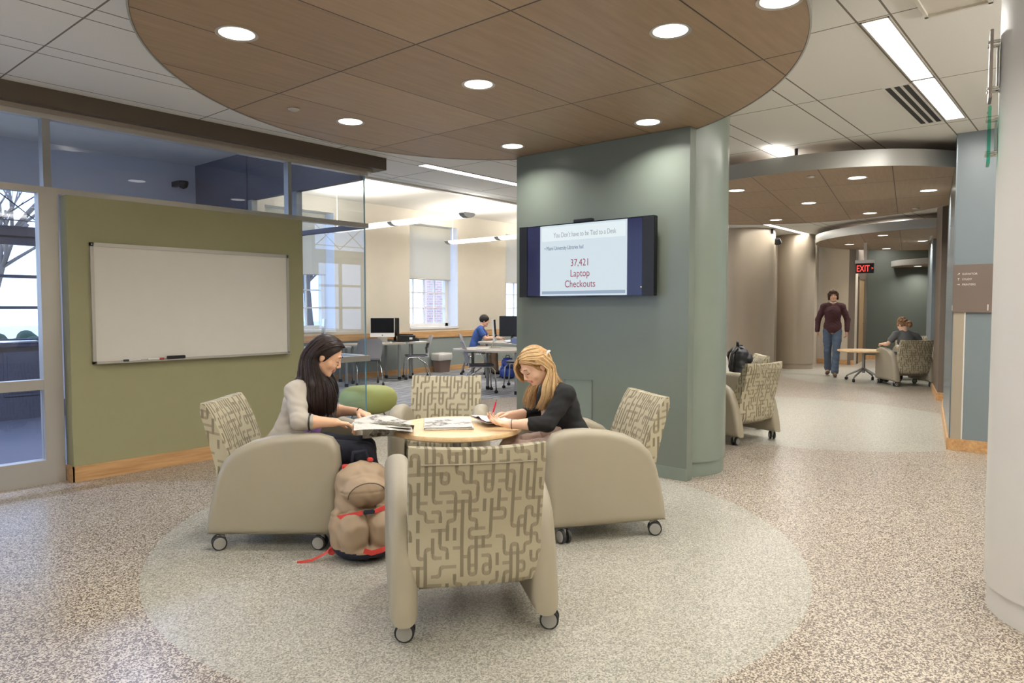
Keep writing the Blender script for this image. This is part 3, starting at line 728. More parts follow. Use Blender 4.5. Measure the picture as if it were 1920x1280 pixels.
# ---------------- round table ----------------
def round_table(c, r, h, label, rot, name='round_table'):
    t = empty(name, (c[0], c[1], 0), rot, label, 'table')
    MB().lathe([(r-.012, h-.032), (r, h-.024), (r, h-.008), (r-.006, h), (.001, h)], 64).build('tabletop', M_maple, t, smooth=True, auto=True)
    MB().lathe([(.028, .16), (.028, h-.05), (.10, h-.034), (.10, h-.032)], 20).build('column', M_steel, t, smooth=True, auto=True)
    for k in range(4):
        a = R(45+90*k); d = Vector((math.cos(a), math.sin(a), 0))
        MB().tube([d*.02+Vector((0, 0, .24)), d*.12+Vector((0, 0, .19)), d*.30+Vector((0, 0, .105)), d*.34+Vector((0, 0, .075))], [.022, .02, .016, .014], 10).build('leg', M_steel, t, smooth=True)
        Mw = Matrix.Translation(d*.34+Vector((0, 0, .032))) @ Matrix.Rotation(a+.4, 4, 'Z') @ Matrix.Rotation(R(90), 4, 'X')
        MB().lathe([(.025, -.022), (.032, -.018), (.032, .018), (.025, .022)], 20, Mw).build('caster', M_rubber, t, smooth=True, auto=True)
    return t
round_table((3.19, 3.17), .415, .65, 'low round maple table between the two seated women', 8)
round_table((14.75, 3.62), .47, .60, 'far round maple table with splayed steel legs before the curly-haired woman', 30)

# ---------------- display and whiteboard ----------------
t = empty('wall_display', (5.23, 3.54, 1.828), 0, 'large black wall-mounted flat screen showing a slide, on the slate wall', 'television')
Mt = frame((5.13, 3.54, 1.828), (0, -1, 0), (0, 0, 1))   # x right, y up, z towards the room
def tb(name, x0, y0, z0, x1, y1, z1, m, bevel=0):
    o = bx(name, x0, y0, z0, x1, y1, z1, m, None, bevel=bevel, M=Matrix.Translation((-5.23, -3.54, -1.828)) @ Mt); o.parent = t; return o
tb('cabinet', -.705, -.325, -.045, .705, .325, .012, M_blackg, .004)
tb('speaker', -.705, -.325, .012, -.615, .325, .016, M_black); tb('speaker', .60, -.325, .012, .705, .325, .016, M_black)
t2 = NT('screen_dark_blue'); o_ = t2.xyz(t2.obj())
t2.set(color=(.01, .01, .02), rough=.15, ecol=(.012, .014, .07), estr=.6)
tb('screen', -.61, -.315, .012, .595, .315, .0135, t2.m)
E_slide = emit('slide_white', (.80, .93, 1.0), .72); E_bar = emit('slide_bar_blue', (.45, .58, .78), .6)
tb('slide', -.46, -.315, .0135, .455, .315, .0145, E_slide)
tb('slide_title_field', -.44, .175, .0145, .44, .30, .015, emit('slide_title', (.86, .97, 1.0), .80))
tb('slide_footer_bar', -.44, -.30, .0145, .44, -.273, .015, E_bar)
Mo = Matrix.Translation((-5.23, -3.54, -1.828)) @ Mt
M_t1 = emit('slide_grey_text', (.42, .46, .52), .6); M_t2 = emit('slide_navy_text', (.08, .16, .34), .6); M_t3 = emit('slide_crimson_text', (.45, .03, .12), .6)
text('slide_text', "You Don't have to be Tied to a Desk", .062, M_t1, t, Mo @ Matrix.Translation((.02, .205, .0155)), .0003, 'CENTER', .70)
text('slide_text', '• Miami University Libraries had', .050, M_t2, t, Mo @ Matrix.Translation((-.41, .095, .0155)), .0003, 'LEFT', .66)
for k, w in enumerate(('37,421', 'Laptop', 'Checkouts')):
    text('slide_text', w, .088, M_t3, t, Mo @ Matrix.Translation((-.02, -.055-.093*k, .0155)), .0003, 'CENTER', .85)
tb('mount', -.35, -.2, -.10, .35, .2, -.045, M_black)
o = bx('webcam', -.09, .325, -.03, .10, .35, .02, M_black, None, bevel=.004, M=Mt); tag(o, 'small black camera bar sitting on top of the wall screen', 'camera')
bx('status_light', .585, -.255, .0136, .592, -.248, .015, emit('amber_led', (1, .7, .2), 2), t, M=Mo)
# access panel in the slate wall
o = struct('trim_12', MB().box(5.218, 3.50, .33, 5.226, 3.80, .335).box(5.218, 3.50, .33, 5.222, 3.506, .765).box(5.218, 3.794, .33, 5.222, 3.80, .765).box(5.218, 3.50, .76, 5.226, 3.80, .765).box(5.224, 3.506, .335, 5.23, 3.794, .76), M_colgreen)

t = empty('whiteboard', (3.07, 6.345, 1.44), 0, 'wide white marker board with aluminium frame on the green wall', 'whiteboard')
def wb(name, x0, y0, z0, x1, y1, z1, m): return bx(name, x0-3.07, y0-6.345, z0-1.44, x1-3.07, y1-6.345, z1-1.44, m, t)
wb('writing_surface', 2.19, 6.328, .96, 3.97, 6.340, 1.925, plain('marker_board', (226, 222, 212), .25))
fm = MB()
for a in ((2.175, 6.318, 1.905, 3.985, 6.345, 1.935), (2.175, 6.318, .945, 3.985, 6.345, .965), (2.175, 6.318, .945, 2.20, 6.345, 1.935), (3.96, 6.318, .945, 3.985, 6.345, 1.935)):
    fm.box(*[v-(3.07, 6.345, 1.44)[k % 3] for k, v in enumerate(a)])
fm.build('frame', M_alu, t)
wb('pen_tray', 2.19, 6.285, .945, 3.97, 6.32, .955, M_alu)
for x in (2.187, 3.973): wb('corner_screw', x-.006, 6.315, 1.915, x+.006, 6.318, 1.927, M_steel)
def marker(x, col, label, L=.13, rz=0):
    o = empty('dry_erase_marker', (x, 6.300, .9635), rz, label, 'marker', 'markers on the pen tray')
    Mr = Matrix.Rotation(R(90), 4, 'Y')
    MB().lathe([(.007, -L/2+.03), (.0085, -L/2+.035), (.0085, L/2)], 12, Mr).build('barrel', M_whitep, o, smooth=True, auto=True)
    MB().lathe([(.0088, -L/2-.005), (.0092, -L/2+.035)], 12, Mr).build('cap', col, o, smooth=True, auto=True)
marker(2.47, M_black, 'black-capped marker at the left end of the pen tray')
marker(2.66, plain('red_cap', (170, 60, 45), .4), 'red-capped marker lying beside the black eraser', rz=180)
o = bx('eraser', 2.76, 6.287, .956, 2.915, 6.317, .985, M_black, bevel=.004); tag(o, 'black felt eraser standing on the pen tray', 'eraser')

# ---------------- ottoman ----------------
def grad_green():
    t = NT('green_ottoman_fabric'); o = t.obj(); z = t.xyz(o)
    n = t.noise(o, 500, 2)
    t.set(color=t.mix(n, lin((172, 176, 96)), lin((190, 194, 116))), rough=.7, normal=t.bump(n, .2, .001)); return t.m
t = empty('ottoman', (5.64, 7.18, 0), 0, 'squashed round lime green ottoman standing half behind the glass edge', 'ottoman')
pf = [(.001, .07), (.12, .072), (.22, .085), (.30, .12), (.35, .18), (.368, .25), (.35, .325), (.305, .378), (.24, .405), (.12, .415), (.001, .416)]
MB().lathe(pf, 48).build('cushion', grad_green(), t, smooth=True)
for k in range(4):
    a = R(35+90*k); MB().tube([(math.cos(a)*.19, math.sin(a)*.19, .09), (math.cos(a)*.23, math.sin(a)*.23, .006)], .014).build('foot', M_chrome, t, smooth=True, auto=True)

# ---------------- computer room ----------------
def desk(x0, y0, x1, y1, ang, legs, label, h=.73):
    cx, cy = (x0+x1)/2, (y0+y1)/2
    t = empty('desk', (cx, cy, 0), ang, label, 'desk', 'grey desks in the computer room')
    a, b = (x1-x0)/2, (y1-y0)/2
    MB().prism(rrect(-a, -b, a, b, min(a, b)*.55, 8), h-.028, h).build('desktop', plain('grey_laminate', (178, 172, 162), .3) if 'grey_laminate' not in bpy.data.materials else bpy.data.materials['grey_laminate'], t)
    for (lx, ly) in legs:
        l = MB().lathe([(.028, .06), (.028, h-.03)], 14, Matrix.Translation((lx, ly, 0))).build('leg', M_steel, t, smooth=True, auto=True)
        MB().lathe([(.02, .02), (.034, .004), (.034, .06), (.02, .065)], 14, Matrix.Translation((lx, ly, 0))).build('caster', M_rubber, l, smooth=True, auto=True)
    return t
desk(7.95, 10.55, 9.30, 11.20, -4, [(-.55, -.2), (.50, -.22), (-.55, .22), (.5, .22)], 'grey desk with white computer under the middle of the window wall')
desk(9.32, 10.45, 9.90, 11.2, -4, [(-.2, -.22), (.2, .25)], 'short grey desk carrying papers beside the tilted chair')
desk(8.25, 7.22, 9.35, 8.45, 8, [(-.13, -.50), (-.05, .42), (.22, .30), (.42, -.4)], 'grey desk at the left edge of the slate wall, white computer on it')
desk(10.3, 8.4, 12.0, 9.85, 0, [(-.7, -.4), (.7, -.4), (-.7, .4), (.7, .4)], 'rear grey desk with black monitor behind the first right-hand desk')
def imac(loc, rz, label):
    t = empty('computer', loc, rz, label, 'computer', 'white all-in-one computers')
    Mf = Matrix.Translation((0, 0, .0)) @ Matrix.Rotation(R(-4), 4, 'Y')
    MB().box(-.02, -.24, .10, .015, .24, .49, Mf).build('housing', M_whitep, t, bevel=.006)
    bx('screen', .0155, -.228, .185, .018, .228, .48, M_blackg, t, M=Mf)
    MB().lathe([(.012, .0), (.012, .002), (.001, .002)], 16, Mf @ Matrix.Translation((.0165, 0, .14)) @ Matrix.Rotation(R(90), 4, 'Y')).build('emblem', M_black, t)
    MB().loft([[Vector((-.02, s, .14)) for s in (-.09, .09)]+[Vector((-.03, s, .14)) for s in (.09, -.09)], [Vector((-.06, s, .012)) for s in (-.10, .10)]+[Vector((-.07, s, .012)) for s in (.10, -.10)]]).box(-.10, -.11, 0, .09, .11, .012).build('stand', M_alu, t)
    return t
imac((9.02, 11.02, .73), -131, 'white all-in-one computer with dark screen under the window wall, facing the camera')
imac((9.02, 8.02, .73), -52, 'white all-in-one computer seen edge on in front of the boy in blue')
imac((7.30, 10.55, .73), 150, 'computer seen edge on through the glass at the left of the dark-haired woman')
desk(6.75, 10.2, 7.75, 10.9, 0, [(-.4, -.2), (.4, -.2), (-.4, .2), (.4, .2)], 'grey desk behind the glass at the left')
def monitor(loc, rz, label, w=.5, h=.36):
    t = empty('monitor', loc, rz, label, 'monitor', 'black monitors')
    bx('housing', -.03, -w/2, .12, .02, w/2, .12+h, M_black, t, bevel=.006); bx('screen', .0205, -w/2+.02, .14, .022, w/2-.02, .1+h, M_blackg, t)
    MB().lathe([(.11, 0), (.11, .012), (.03, .02), (.025, .16)], 20, Matrix.Translation((-.05, 0, 0))).build('stand', M_black, t, smooth=True, auto=True)
monitor((9.32, 11.06, .73), 170, 'black monitor seen from the side behind the white computer', .42)
monitor((10.62, 8.98, .73), 20, 'black monitor seen from behind at the left edge of the slate wall', .56, .40)
t = empty('printer', (9.50, 10.86, .73), 50, 'small black printer beside the white computer', 'printer')
bx('body', -.14, -.18, 0, .14, .18, .13, M_black, t, bevel=.01); bx('tray', .10, -.14, .13, .16, .14, .15, M_black, t); bx('label_plate', -.145, -.12, .05, -.14, -.06, .09, M_whitep, t)
o = bx('power_box', 9.9, 8.25, .73, 10.1, 8.42, .86, plain('blue_grey_box', (110, 124, 160), .4), bevel=.01); tag(o, 'small blue-grey box on the desk below the black monitor', 'box')
for (x, y, l) in ((8.55, 7.85, 'white keyboard on the right-hand desk'), (8.62, 10.68, 'white keyboard in front of the white computer')):
    tag(bx('keyboard', x-.14, y-.06, .731, x+.14, y+.06, .742, M_whitep, bevel=.003), l, 'keyboard', 'white keyboards')
o = MB().lathe([(.03, 0), (.028, .018), (.001, .026)], 14).build('computer_mouse', M_whitep, None, smooth=True); o.location = (8.93, 10.66, .731); tag(o, 'white mouse right of the keyboard under the window wall', 'mouse')
o = bx('papers', 9.42, 10.47, .731, 9.72, 10.66, .737, M_whitep); tag(o, 'loose white papers on the short desk', 'papers')
o = MB().lathe([(.07, 0), (.06, .05), (.02, .07), (.001, .07)], 16).build('cap', M_navy, None, smooth=True); o.location = (9.78, 10.88, .731); tag(o, 'dark cap lying on the short desk', 'cap')
cb = MB().tube([(9.15, 8.1, .95), (9.35, 8.05, .80), (9.5, 7.8, .74), (9.6, 7.6, .62), (9.75, 7.5, .66), (9.9, 7.5, .74)], .006, 6).build('cable', M_whitep, None, smooth=True); tag(cb, 'white cable hanging in a loop from the right-hand desk', 'cable')
cb = MB().tube([(8.7, 10.6, .01), (8.9, 10.4, .01), (9.2, 10.5, .01), (9.3, 10.7, .01), (9.0, 10.9, .01)], .008, 6).build('cable', M_black, None, smooth=True); tag(cb, 'black cable coiled on the carpet under the window-wall desk', 'cable')

M_shell = plain('grey_lilac_shell', (156, 154, 158), .45); M_seatp = plain('charcoal_seat', (74, 76, 88), .6)
def task_chair():
    t = empty('stacking_chair')
    rings = []
    for j in range(9):
        v = j/8; z = .50+.36*v; x = -.20-.02*v-.07*v*v; wv = .20+.03*math.sin(PI*v)-(.03 if v > .95 else 0)
        rings.append([Vector((x-.03*(1-(i/6-1)**2)*1, y_, z)) for i in range(13) for y_ in [wv*(i/6-1)]]+[Vector((x-.012-.03*(1-(i/6-1)**2), wv*(i/6-1), z)) for i in range(12, -1, -1)])
    MB().loft(rings).build('backrest', M_shell, t, smooth=True, auto=True)
    MB().loft(pillow(rrect(-.20, -.21, .22, .21, .07, 5), .03, .012, lambda x, y, z: Vector((x, y, .455+z+.02*x*x*10-.0)))).build('seat', M_seatp, t, smooth=True, auto=True)
    for s in (-1, 1):
        MB().tube([(-.20, s*.17, .62), (-.21, s*.20, .44), (.17, s*.20, .44), (.22, s*.225, .38), (.24, s*.235, .06)], .011, 8).build('leg', M_chrome, t, smooth=True)
        MB().tube([(.0, s*.20, .43), (-.18, s*.215, .30), (-.25, s*.235, .06)], .011, 8).build('leg', M_chrome, t, smooth=True)
        for xx in (.24, -.25):
            MB().lathe([(.02, -.02), (.03, -.015), (.03, .015), (.02, .02)], 16, Matrix.Translation((xx, s*.235, .031)) @ Matrix.Rotation(R(90), 4, 'X')).build('caster', M_rubber, t, smooth=True, auto=True)
    return t
c0 = task_chair()
SC = [((8.12, 10.35), 62, 'grey stacking chair with its back to us before the white computer'),
      ((9.50, 10.55), 145, 'grey stacking chair seen from the side right of the desk, facing left'),
      ((8.62, 8.02), -38, 'lilac-grey stacking chair drawn up left of the right-hand desk'),
      ((10.95, 10.35), -50, 'lilac-grey stacking chair the boy in blue sits on'),
      ((9.62, 7.98), 120, 'grey stacking chair under the right-hand desk beside the blue backpack')]
for i, (c, a, l) in enumerate(SC):
    o = c0 if i == 0 else copy_tree(c0); o.location = (c[0], c[1], 0); o.rotation_euler = (0, 0, R(a)); tag(o, l, 'chair', 'stacking chairs on casters')
# waste basket with liner
t = empty('waste_basket', (10.80, 11.18, 0), 0, 'brown plastic waste basket with clear liner against the window wall', 'waste basket')
def rr3(x, y, r, z, n=4): return [Vector((p[0], p[1], z)) for p in rrect(-x, -y, x, y, r, n)]
MB().loft([rr3(.155, .10, .04, 0), rr3(.19, .13, .04, .37), rr3(.20, .14, .045, .385), rr3(.20, .14, .045, .41), rr3(.185, .125, .04, .41), rr3(.15, .095, .035, .02)]).build('bin', plain('mocha_plastic', (128, 110, 100), .5), t, smooth=True, auto=True)
rl = random.Random(3)
def lr(x, y, z, amp): return [v+Vector((0, 0, rl.uniform(-amp, amp))) for v in rr3(x, y, .045, z)]
MB().loft([rr3(.198, .138, .045, .27), lr(.207, .147, .31, .03), lr(.206, .146, .38, .004), rr3(.20, .14, .045, .425), rr3(.18, .12, .04, .425), rr3(.175, .115, .04, .36)], cap=False).build('liner', plain('clear_liner', (206, 204, 200), .3), t, smooth=True)

o = bx('power_outlet', 11.95, 11.372, .48, 12.02, 11.385, .60, M_whitep); tag(o, 'white power outlet low on the blue-grey wainscot right of the waste basket', 'outlet')
# ---------------- organic modelling: signed distance fields meshed with surface nets ----------------
class SDF:
    def __init__(s, lo, hi, res):
        s.lo = np.array(lo, float); s.res = res
        s.n = np.ceil((np.array(hi)-s.lo)/res).astype(int)+1
        s.f = np.full(s.n, .05, np.float32)
        s.ax = [s.lo[i]+res*np.arange(s.n[i]) for i in range(3)]
    def _sub(s, lo, hi):
        a = np.clip(np.floor((np.array(lo)-s.lo)/s.res).astype(int), 0, s.n); b = np.clip(np.ceil((np.array(hi)-s.lo)/s.res).astype(int)+1, 0, s.n)
        if np.any(b <= a): return None
        sl = tuple(slice(a[i], b[i]) for i in range(3))
        g = np.meshgrid(*[s.ax[i][a[i]:b[i]] for i in range(3)], indexing='ij')
        return sl, g
    def _comb(s, sl, d, k, mode):
        f = s.f[sl]
        if mode == 'sub':
            h = np.clip(.5-.5*(f+d)/k, 0, 1) if k > 0 else None
            r = f*(1-h)+(-d)*h+k*h*(1-h) if k > 0 else np.maximum(f, -d)
        else:
            if k > 0:
                h = np.clip(.5+.5*(f-d)/k, 0, 1); r = f*(1-h)+d*h-k*h*(1-h)
            else: r = np.minimum(f, d)
        s.f[sl] = r
    def cone(s, a, b, ra, rb, k=.015, mode='add', flat=None):
        a = np.array(a, float); b = np.array(b, float); m = max(ra, rb)+k+.03
        q = s._sub(np.minimum(a, b)-m, np.maximum(a, b)+m)
        if q is None: return s
        sl, (X, Y, Z) = q; ab = b-a; L2 = max((ab@ab), 1e-9)
        t = np.clip(((X-a[0])*ab[0]+(Y-a[1])*ab[1]+(Z-a[2])*ab[2])/L2, 0, 1)
        d = np.sqrt((X-a[0]-t*ab[0])**2+(Y-a[1]-t*ab[1])**2+(Z-a[2]-t*ab[2])**2)-(ra+(rb-ra)*t)
        s._comb(sl, d.astype(np.float32), k, mode); return s
    def ball(s, c, r, k=.01, mode='add'): return s.cone(c, c, r, r, k, mode)
    def ell(s, c, r, M=None, k=.015, mode='add'):
        c = np.array(c, float); r = np.array(r, float); m = r.max()+k+.03
        q = s._sub(c-m, c+m)
        if q is None: return s
        sl, (X, Y, Z) = q; X = X-c[0]; Y = Y-c[1]; Z = Z-c[2]
        if M is not None: X, Y, Z = [M[0][i]*X+M[1][i]*Y+M[2][i]*Z for i in range(3)]
        k0 = np.sqrt((X/r[0])**2+(Y/r[1])**2+(Z/r[2])**2); k1 = np.sqrt((X/r[0]**2)**2+(Y/r[1]**2)**2+(Z/r[2]**2)**2)+1e-9
        d = k0*(k0-1)/k1; d = np.where(k0 < .2, -r.min()*.8, d)
        s._comb(sl, d.astype(np.float32), k, mode); return s
    def grid(s): return np.meshgrid(*s.ax, indexing='ij')
    def mesh(s):
        f = s.f; neg = f < 0; nx, ny, nz = f.shape
        c = np.zeros((nx-1, ny-1, nz-1), np.int8)
        for dx in (0, 1):
            for dy in (0, 1):
                for dz in (0, 1): c += neg[dx:nx-1+dx, dy:ny-1+dy, dz:nz-1+dz]
        act = (c > 0) & (c < 8); idx = np.argwhere(act); N = len(idx)
        ids = -np.ones(act.shape, np.int64); ids[act] = np.arange(N)
        acc = np.zeros((N, 3)); cnt = np.zeros(N); i, j, k = idx.T
        cor = [(a, b, d) for a in (0, 1) for b in (0, 1) for d in (0, 1)]
        for a in cor:
            for ax in range(3):
                if a[ax] == 1: continue
                b = list(a); b[ax] = 1
                fa = f[i+a[0], j+a[1], k+a[2]]; fb = f[i+b[0], j+b[1], k+b[2]]
                x = (fa < 0) != (fb < 0); t = np.where(x, fa/(fa-fb+1e-12), 0)
                p = np.tile(np.array(a, float), (N, 1)); p[:, ax] += t
                acc[x] += p[x]; cnt[x] += 1
        V = s.lo+(idx+acc/cnt[:, None])*s.res
        F = []
        for ax in range(3):
            o1, o2 = [(1, 2), (2, 0), (0, 1)][ax]
            sl0 = [slice(None)]*3; sl1 = [slice(None)]*3; sl0[ax] = slice(0, -1); sl1[ax] = slice(1, None)
            for q in (o1, o2): sl0[q] = slice(1, -1); sl1[q] = slice(1, -1)
            A, B = neg[tuple(sl0)], neg[tuple(sl1)]
            e = np.argwhere(A != B); sgn = A[A != B]
            if len(e) == 0: continue
            off = np.zeros(3, int); off[o1] = 1; off[o2] = 1; e = e+off
            def g(d1, d2):
                w = e.copy(); w[:, o1] -= d1; w[:, o2] -= d2; return ids[w[:, 0], w[:, 1], w[:, 2]]
            q = np.stack([g(1, 1), g(0, 1), g(0, 0), g(1, 0)], 1); q[~sgn] = q[~sgn][:, ::-1]
            F.append(q)
        return V, np.concatenate(F)
    def build(s, name, mats, parent=None, sel=None, origin=None, rough=None):
        V, F = s.mesh()
        me = bpy.data.meshes.new(name)
        me.vertices.add(len(V)); me.vertices.foreach_set('co', V.astype(np.float32).ravel())
        me.loops.add(F.size); me.loops.foreach_set('vertex_index', F.astype(np.int32).ravel())
        me.polygons.add(len(F)); me.polygons.foreach_set('loop_start', np.arange(0, F.size, 4, dtype=np.int32)); me.polygons.foreach_set('loop_total', np.full(len(F), 4, np.int32))
        me.update(calc_edges=True); me.validate()
        o = link(name, me, mats, parent)
        if sel is not None:
            cen = V[F].mean(1); mi = sel(cen).astype(np.int32)
            if len(me.polygons) == len(mi): me.polygons.foreach_set('material_index', mi)
        me.polygons.foreach_set('use_smooth', np.ones(len(me.polygons), bool)); me.update()
        return o

def hframe(c, az, pitch, roll=0):
    """head frame: x forward, y left, z up; azimuth, pitch downwards"""
    M = Matrix.Translation(c) @ Matrix.Rotation(R(az), 4, 'Z') @ Matrix.Rotation(R(pitch), 4, 'Y') @ Matrix.Rotation(R(roll), 4, 'X')
    return M
def skinmat(name, rgb):
    t = NT(name); o = t.obj(); n = t.noise(o, 30, 3); c = lin(rgb)
    t.set(color=t.mix(n, tuple(x*.94 for x in c), (min(1, c[0]*1.05), c[1]*1.0, c[2]*.98)), rough=.5, spec=.35); MATS[name] = t.m; return t.m
def hairmat(name, c1, c2, rough=.38):
    t = NT(name); o = t.obj(); n = t.noise(o, 55, 4, .65)
    t.set(color=t.ramp(n, [(.35, lin(c1)), (.65, lin(c2))]), rough=rough+.1, spec=.35); return t.m
def strandmat(name, c1, c2, rough=.42):
    t = NT(name); a = t.n('ShaderNodeAttribute', attribute_name='tone').outputs['Fac']
    t.set(color=t.ramp(a, [(0, lin(c1)), (1, lin(c2))]), rough=rough, spec=.35); return t.m
def clothmat(name, c, rough=.85, sc=700, var=.06, b=.25):
    t = NT(name); o = t.obj(); n = t.noise(o, 9, 4); w = t.noise(o, sc, 2); cc = lin(c)
    f = t.math('ADD', t.math('MULTIPLY', n, .5), t.math('MULTIPLY', w, .5))
    t.set(color=t.mix(f, tuple(x*(1-var*2) for x in cc), tuple(min(1, x*(1+var*2)) for x in cc)), rough=rough, normal=t.bump(w, b, .001)); return t.m
def add_head(S_, M, s=1.0, female=True, k=.012):
    P = lambda x, y, z: np.array(M @ Vector((x*s, y*s, z*s)))
    Rm = [[M[i][j] for j in range(3)] for i in range(3)]
    E_ = lambda c, r, kk=.02, mode='add': S_.ell(P(*c), np.array(r)*s, Rm, kk, mode)
    E_((-.012, 0, .035), (.094, .074, .088)); E_((.028, 0, -.02), (.062, .060, .085)); E_((.030, 0, -.068), (.048, .046, .036), .02)
    S_.ball(P(.066, 0, -.098), .016*s, .02)
    for y in (-1, 1):
        S_.ball(P(.058, y*.034, -.028), .024*s, .02); S_.cone(P(.0, y*.052, -.055), P(.055, y*.022, -.09), .014*s, .014*s, .02)
        S_.ball(P(.088, y*.031, .012), .010*s, .012, 'sub')
        S_.ball(P(.079, y*.031, .010), .0115*s, .004)
        E_((-.002, y*.074, -.005), (.017, .007, .030), .006); S_.ball(P(.098, y*.012, -.030), .0075*s, .006)
    S_.cone(P(.084, -.03, .028), P(.084, .03, .028), .008*s, .008*s, .015)
    S_.cone(P(.088, 0, .018), P(.106, 0, -.022), .006*s, .009*s, .010)
    S_.cone(P(.088, -.014, -.052), P(.088, .014, -.052), .0065*s, .0065*s, .006); S_.cone(P(.086, -.012, -.061), P(.086, .012, -.061), .007*s, .007*s, .006)
    S_.cone(P(.094, -.017, -.0565), P(.094, .017, -.0565), .0012, .0012, .003, 'sub')
def face_parts(M, s, parent, hair, eyes='down', brow=None):
    P = lambda x, y, z: M @ Vector((x*s, y*s, z*s))
    dk = brow or hair
    for y in (-1, 1):
        MB().tube([P(.084, y*.046, .031), P(.092, y*.036, .037), P(.095, y*.024, .036), P(.094, y*.014, .032)], [.0012*s, .0026*s, .003*s, .0015*s], 6).build('eyebrow', dk, parent, smooth=True)
        z0 = .002 if eyes == 'down' else .004
        MB().tube([P(.083, y*.044, z0+.003), P(.0915, y*.037, z0), P(.0925, y*.028, z0), P(.088, y*.019, z0+.003)], [.0012*s, .0019*s, .0019*s, .001*s], 6).build('eyelash', M_black, parent, smooth=True)
        if eyes != 'down': MB().lathe([(.0055*s, 0), (.003*s, .002), (.0005, .0025)], 12, M @ Matrix.Translation((.0895*s, y*.031*s, .009*s)) @ Matrix.Rotation(R(90), 4, 'Y')).build('eye', M_black, parent, smooth=True)
def lipsel(M, s, base=0):
    Mi = np.array(M.inverted())
    def f(c):
        q = (Mi[:3, :3] @ c.T).T+Mi[:3, 3]; q = q/s
        return np.where((np.abs(q[:, 1]) < .022) & (q[:, 2] < -.046) & (q[:, 2] > -.067) & (q[:, 0] > .078), 1, 0)
    return f
def add_hand(S_, w, d, n, side, curl=(20, 30, 35, 40), thumb=(.035, .045), s=1.0, spread=.0):
    """w wrist, d finger direction, n back-of-hand normal, side +1: thumb towards d x n ... ; curl = bend per joint for index..little"""
    d = Vector(d).normalized(); n = Vector(n); n = (n-d*n.dot(d)).normalized(); y = n.cross(d)*side; w = Vector(w)
    Q = lambda a, b, c: w+(d*a+y*b+n*c)*s
    for i, b in enumerate((.027, .009, -.009, -.026)):
        S_.cone(Q(.0, b*.55, 0), Q(.082-abs(i-1)*.004, b, 0), .0145*s, .0105*s, .010)
    L = [(.040, .025, .020), (.044, .028, .022), (.041, .026, .021), (.032, .020, .018)]
    for i, b in enumerate((.027, .009, -.009, -.026)):
        p = Q(.082-abs(i-1)*.004, b, 0); a = 0; dirs = d+y*(spread*(1.5-i))
        for j, l in enumerate(L[i]):
            a += curl[i] if j else curl[i]*.8
            q = p+(dirs*math.cos(R(a))-n*math.sin(R(a)))*l*s
            S_.cone(p, q, (.0088-.0009*j)*s, (.0082-.0012*j)*s, .003); p = q
    t0 = Q(.018, .022, -.006); t1 = Q(.045, .022+thumb[0], -.014); t2 = Q(.045+thumb[1]*.6, .024+thumb[0], -.024); t3 = Q(.045+thumb[1], .018+thumb[0], -.034)
    S_.cone(t0, t1, .015*s, .0115*s, .010); S_.cone(t1, t2, .0105*s, .0095*s, .004); S_.cone(t2, t3, .0095*s, .0075*s, .003)
def strands(name, mat, parent, guides, n, r=.0022, jit=.008, seed=1, pts=13, tipj=1.0):
    tones = []; rg = random.Random(seed); mb = MB(); G = [[Vector(p) for p in g] for g in guides]
    for _ in range(n):
        t = rg.random()*(len(G)-1); i = min(int(t), len(G)-2); u = t-i
        ctrl = [G[i][k].lerp(G[i+1][k], u) for k in range(len(G[i]))]
        j = Vector((rg.gauss(0, jit), rg.gauss(0, jit), rg.gauss(0, jit*.6))); m = len(ctrl)
        ctrl = [p+j*(.25+.75*k/(m-1)*tipj) for k, p in enumerate(ctrl)]
        cut = 1-rg.random()*.10; out = []
        for q in range(pts):
            x = q/(pts-1)*(m-1)*cut; k = min(int(x), m-2); f = x-k
            p0, p1, p2, p3 = ctrl[max(k-1, 0)], ctrl[k], ctrl[k+1], ctrl[min(k+2, m-1)]
            out.append(.5*((2*p1)+(p2-p0)*f+(2*p0-5*p1+4*p2-p3)*f*f+(3*p1-p0-3*p2+p3)*f**3))
        rr = r*rg.uniform(.7, 1.25)
        tn = min(1, max(0, .5+.28*math.sin(t*9+seed)+.22*math.sin(t*23+1.3)+rg.gauss(0, .16))); tones += [tn]*(pts*4)
        mb.tube(out, [rr*(.8 if q == 0 else 1-.75*(q/(pts-1))**3) for q in range(pts)], 4)
    o = mb.build(name, mat, None, smooth=True); at = o.data.attributes.new('tone', 'FLOAT', 'POINT'); at.data.foreach_set('value', tones)
    return addp(o, parent)
def bbox(P, m):
    A = np.array([list(p) for p in P]); return A.min(0)-m, A.max(0)+m
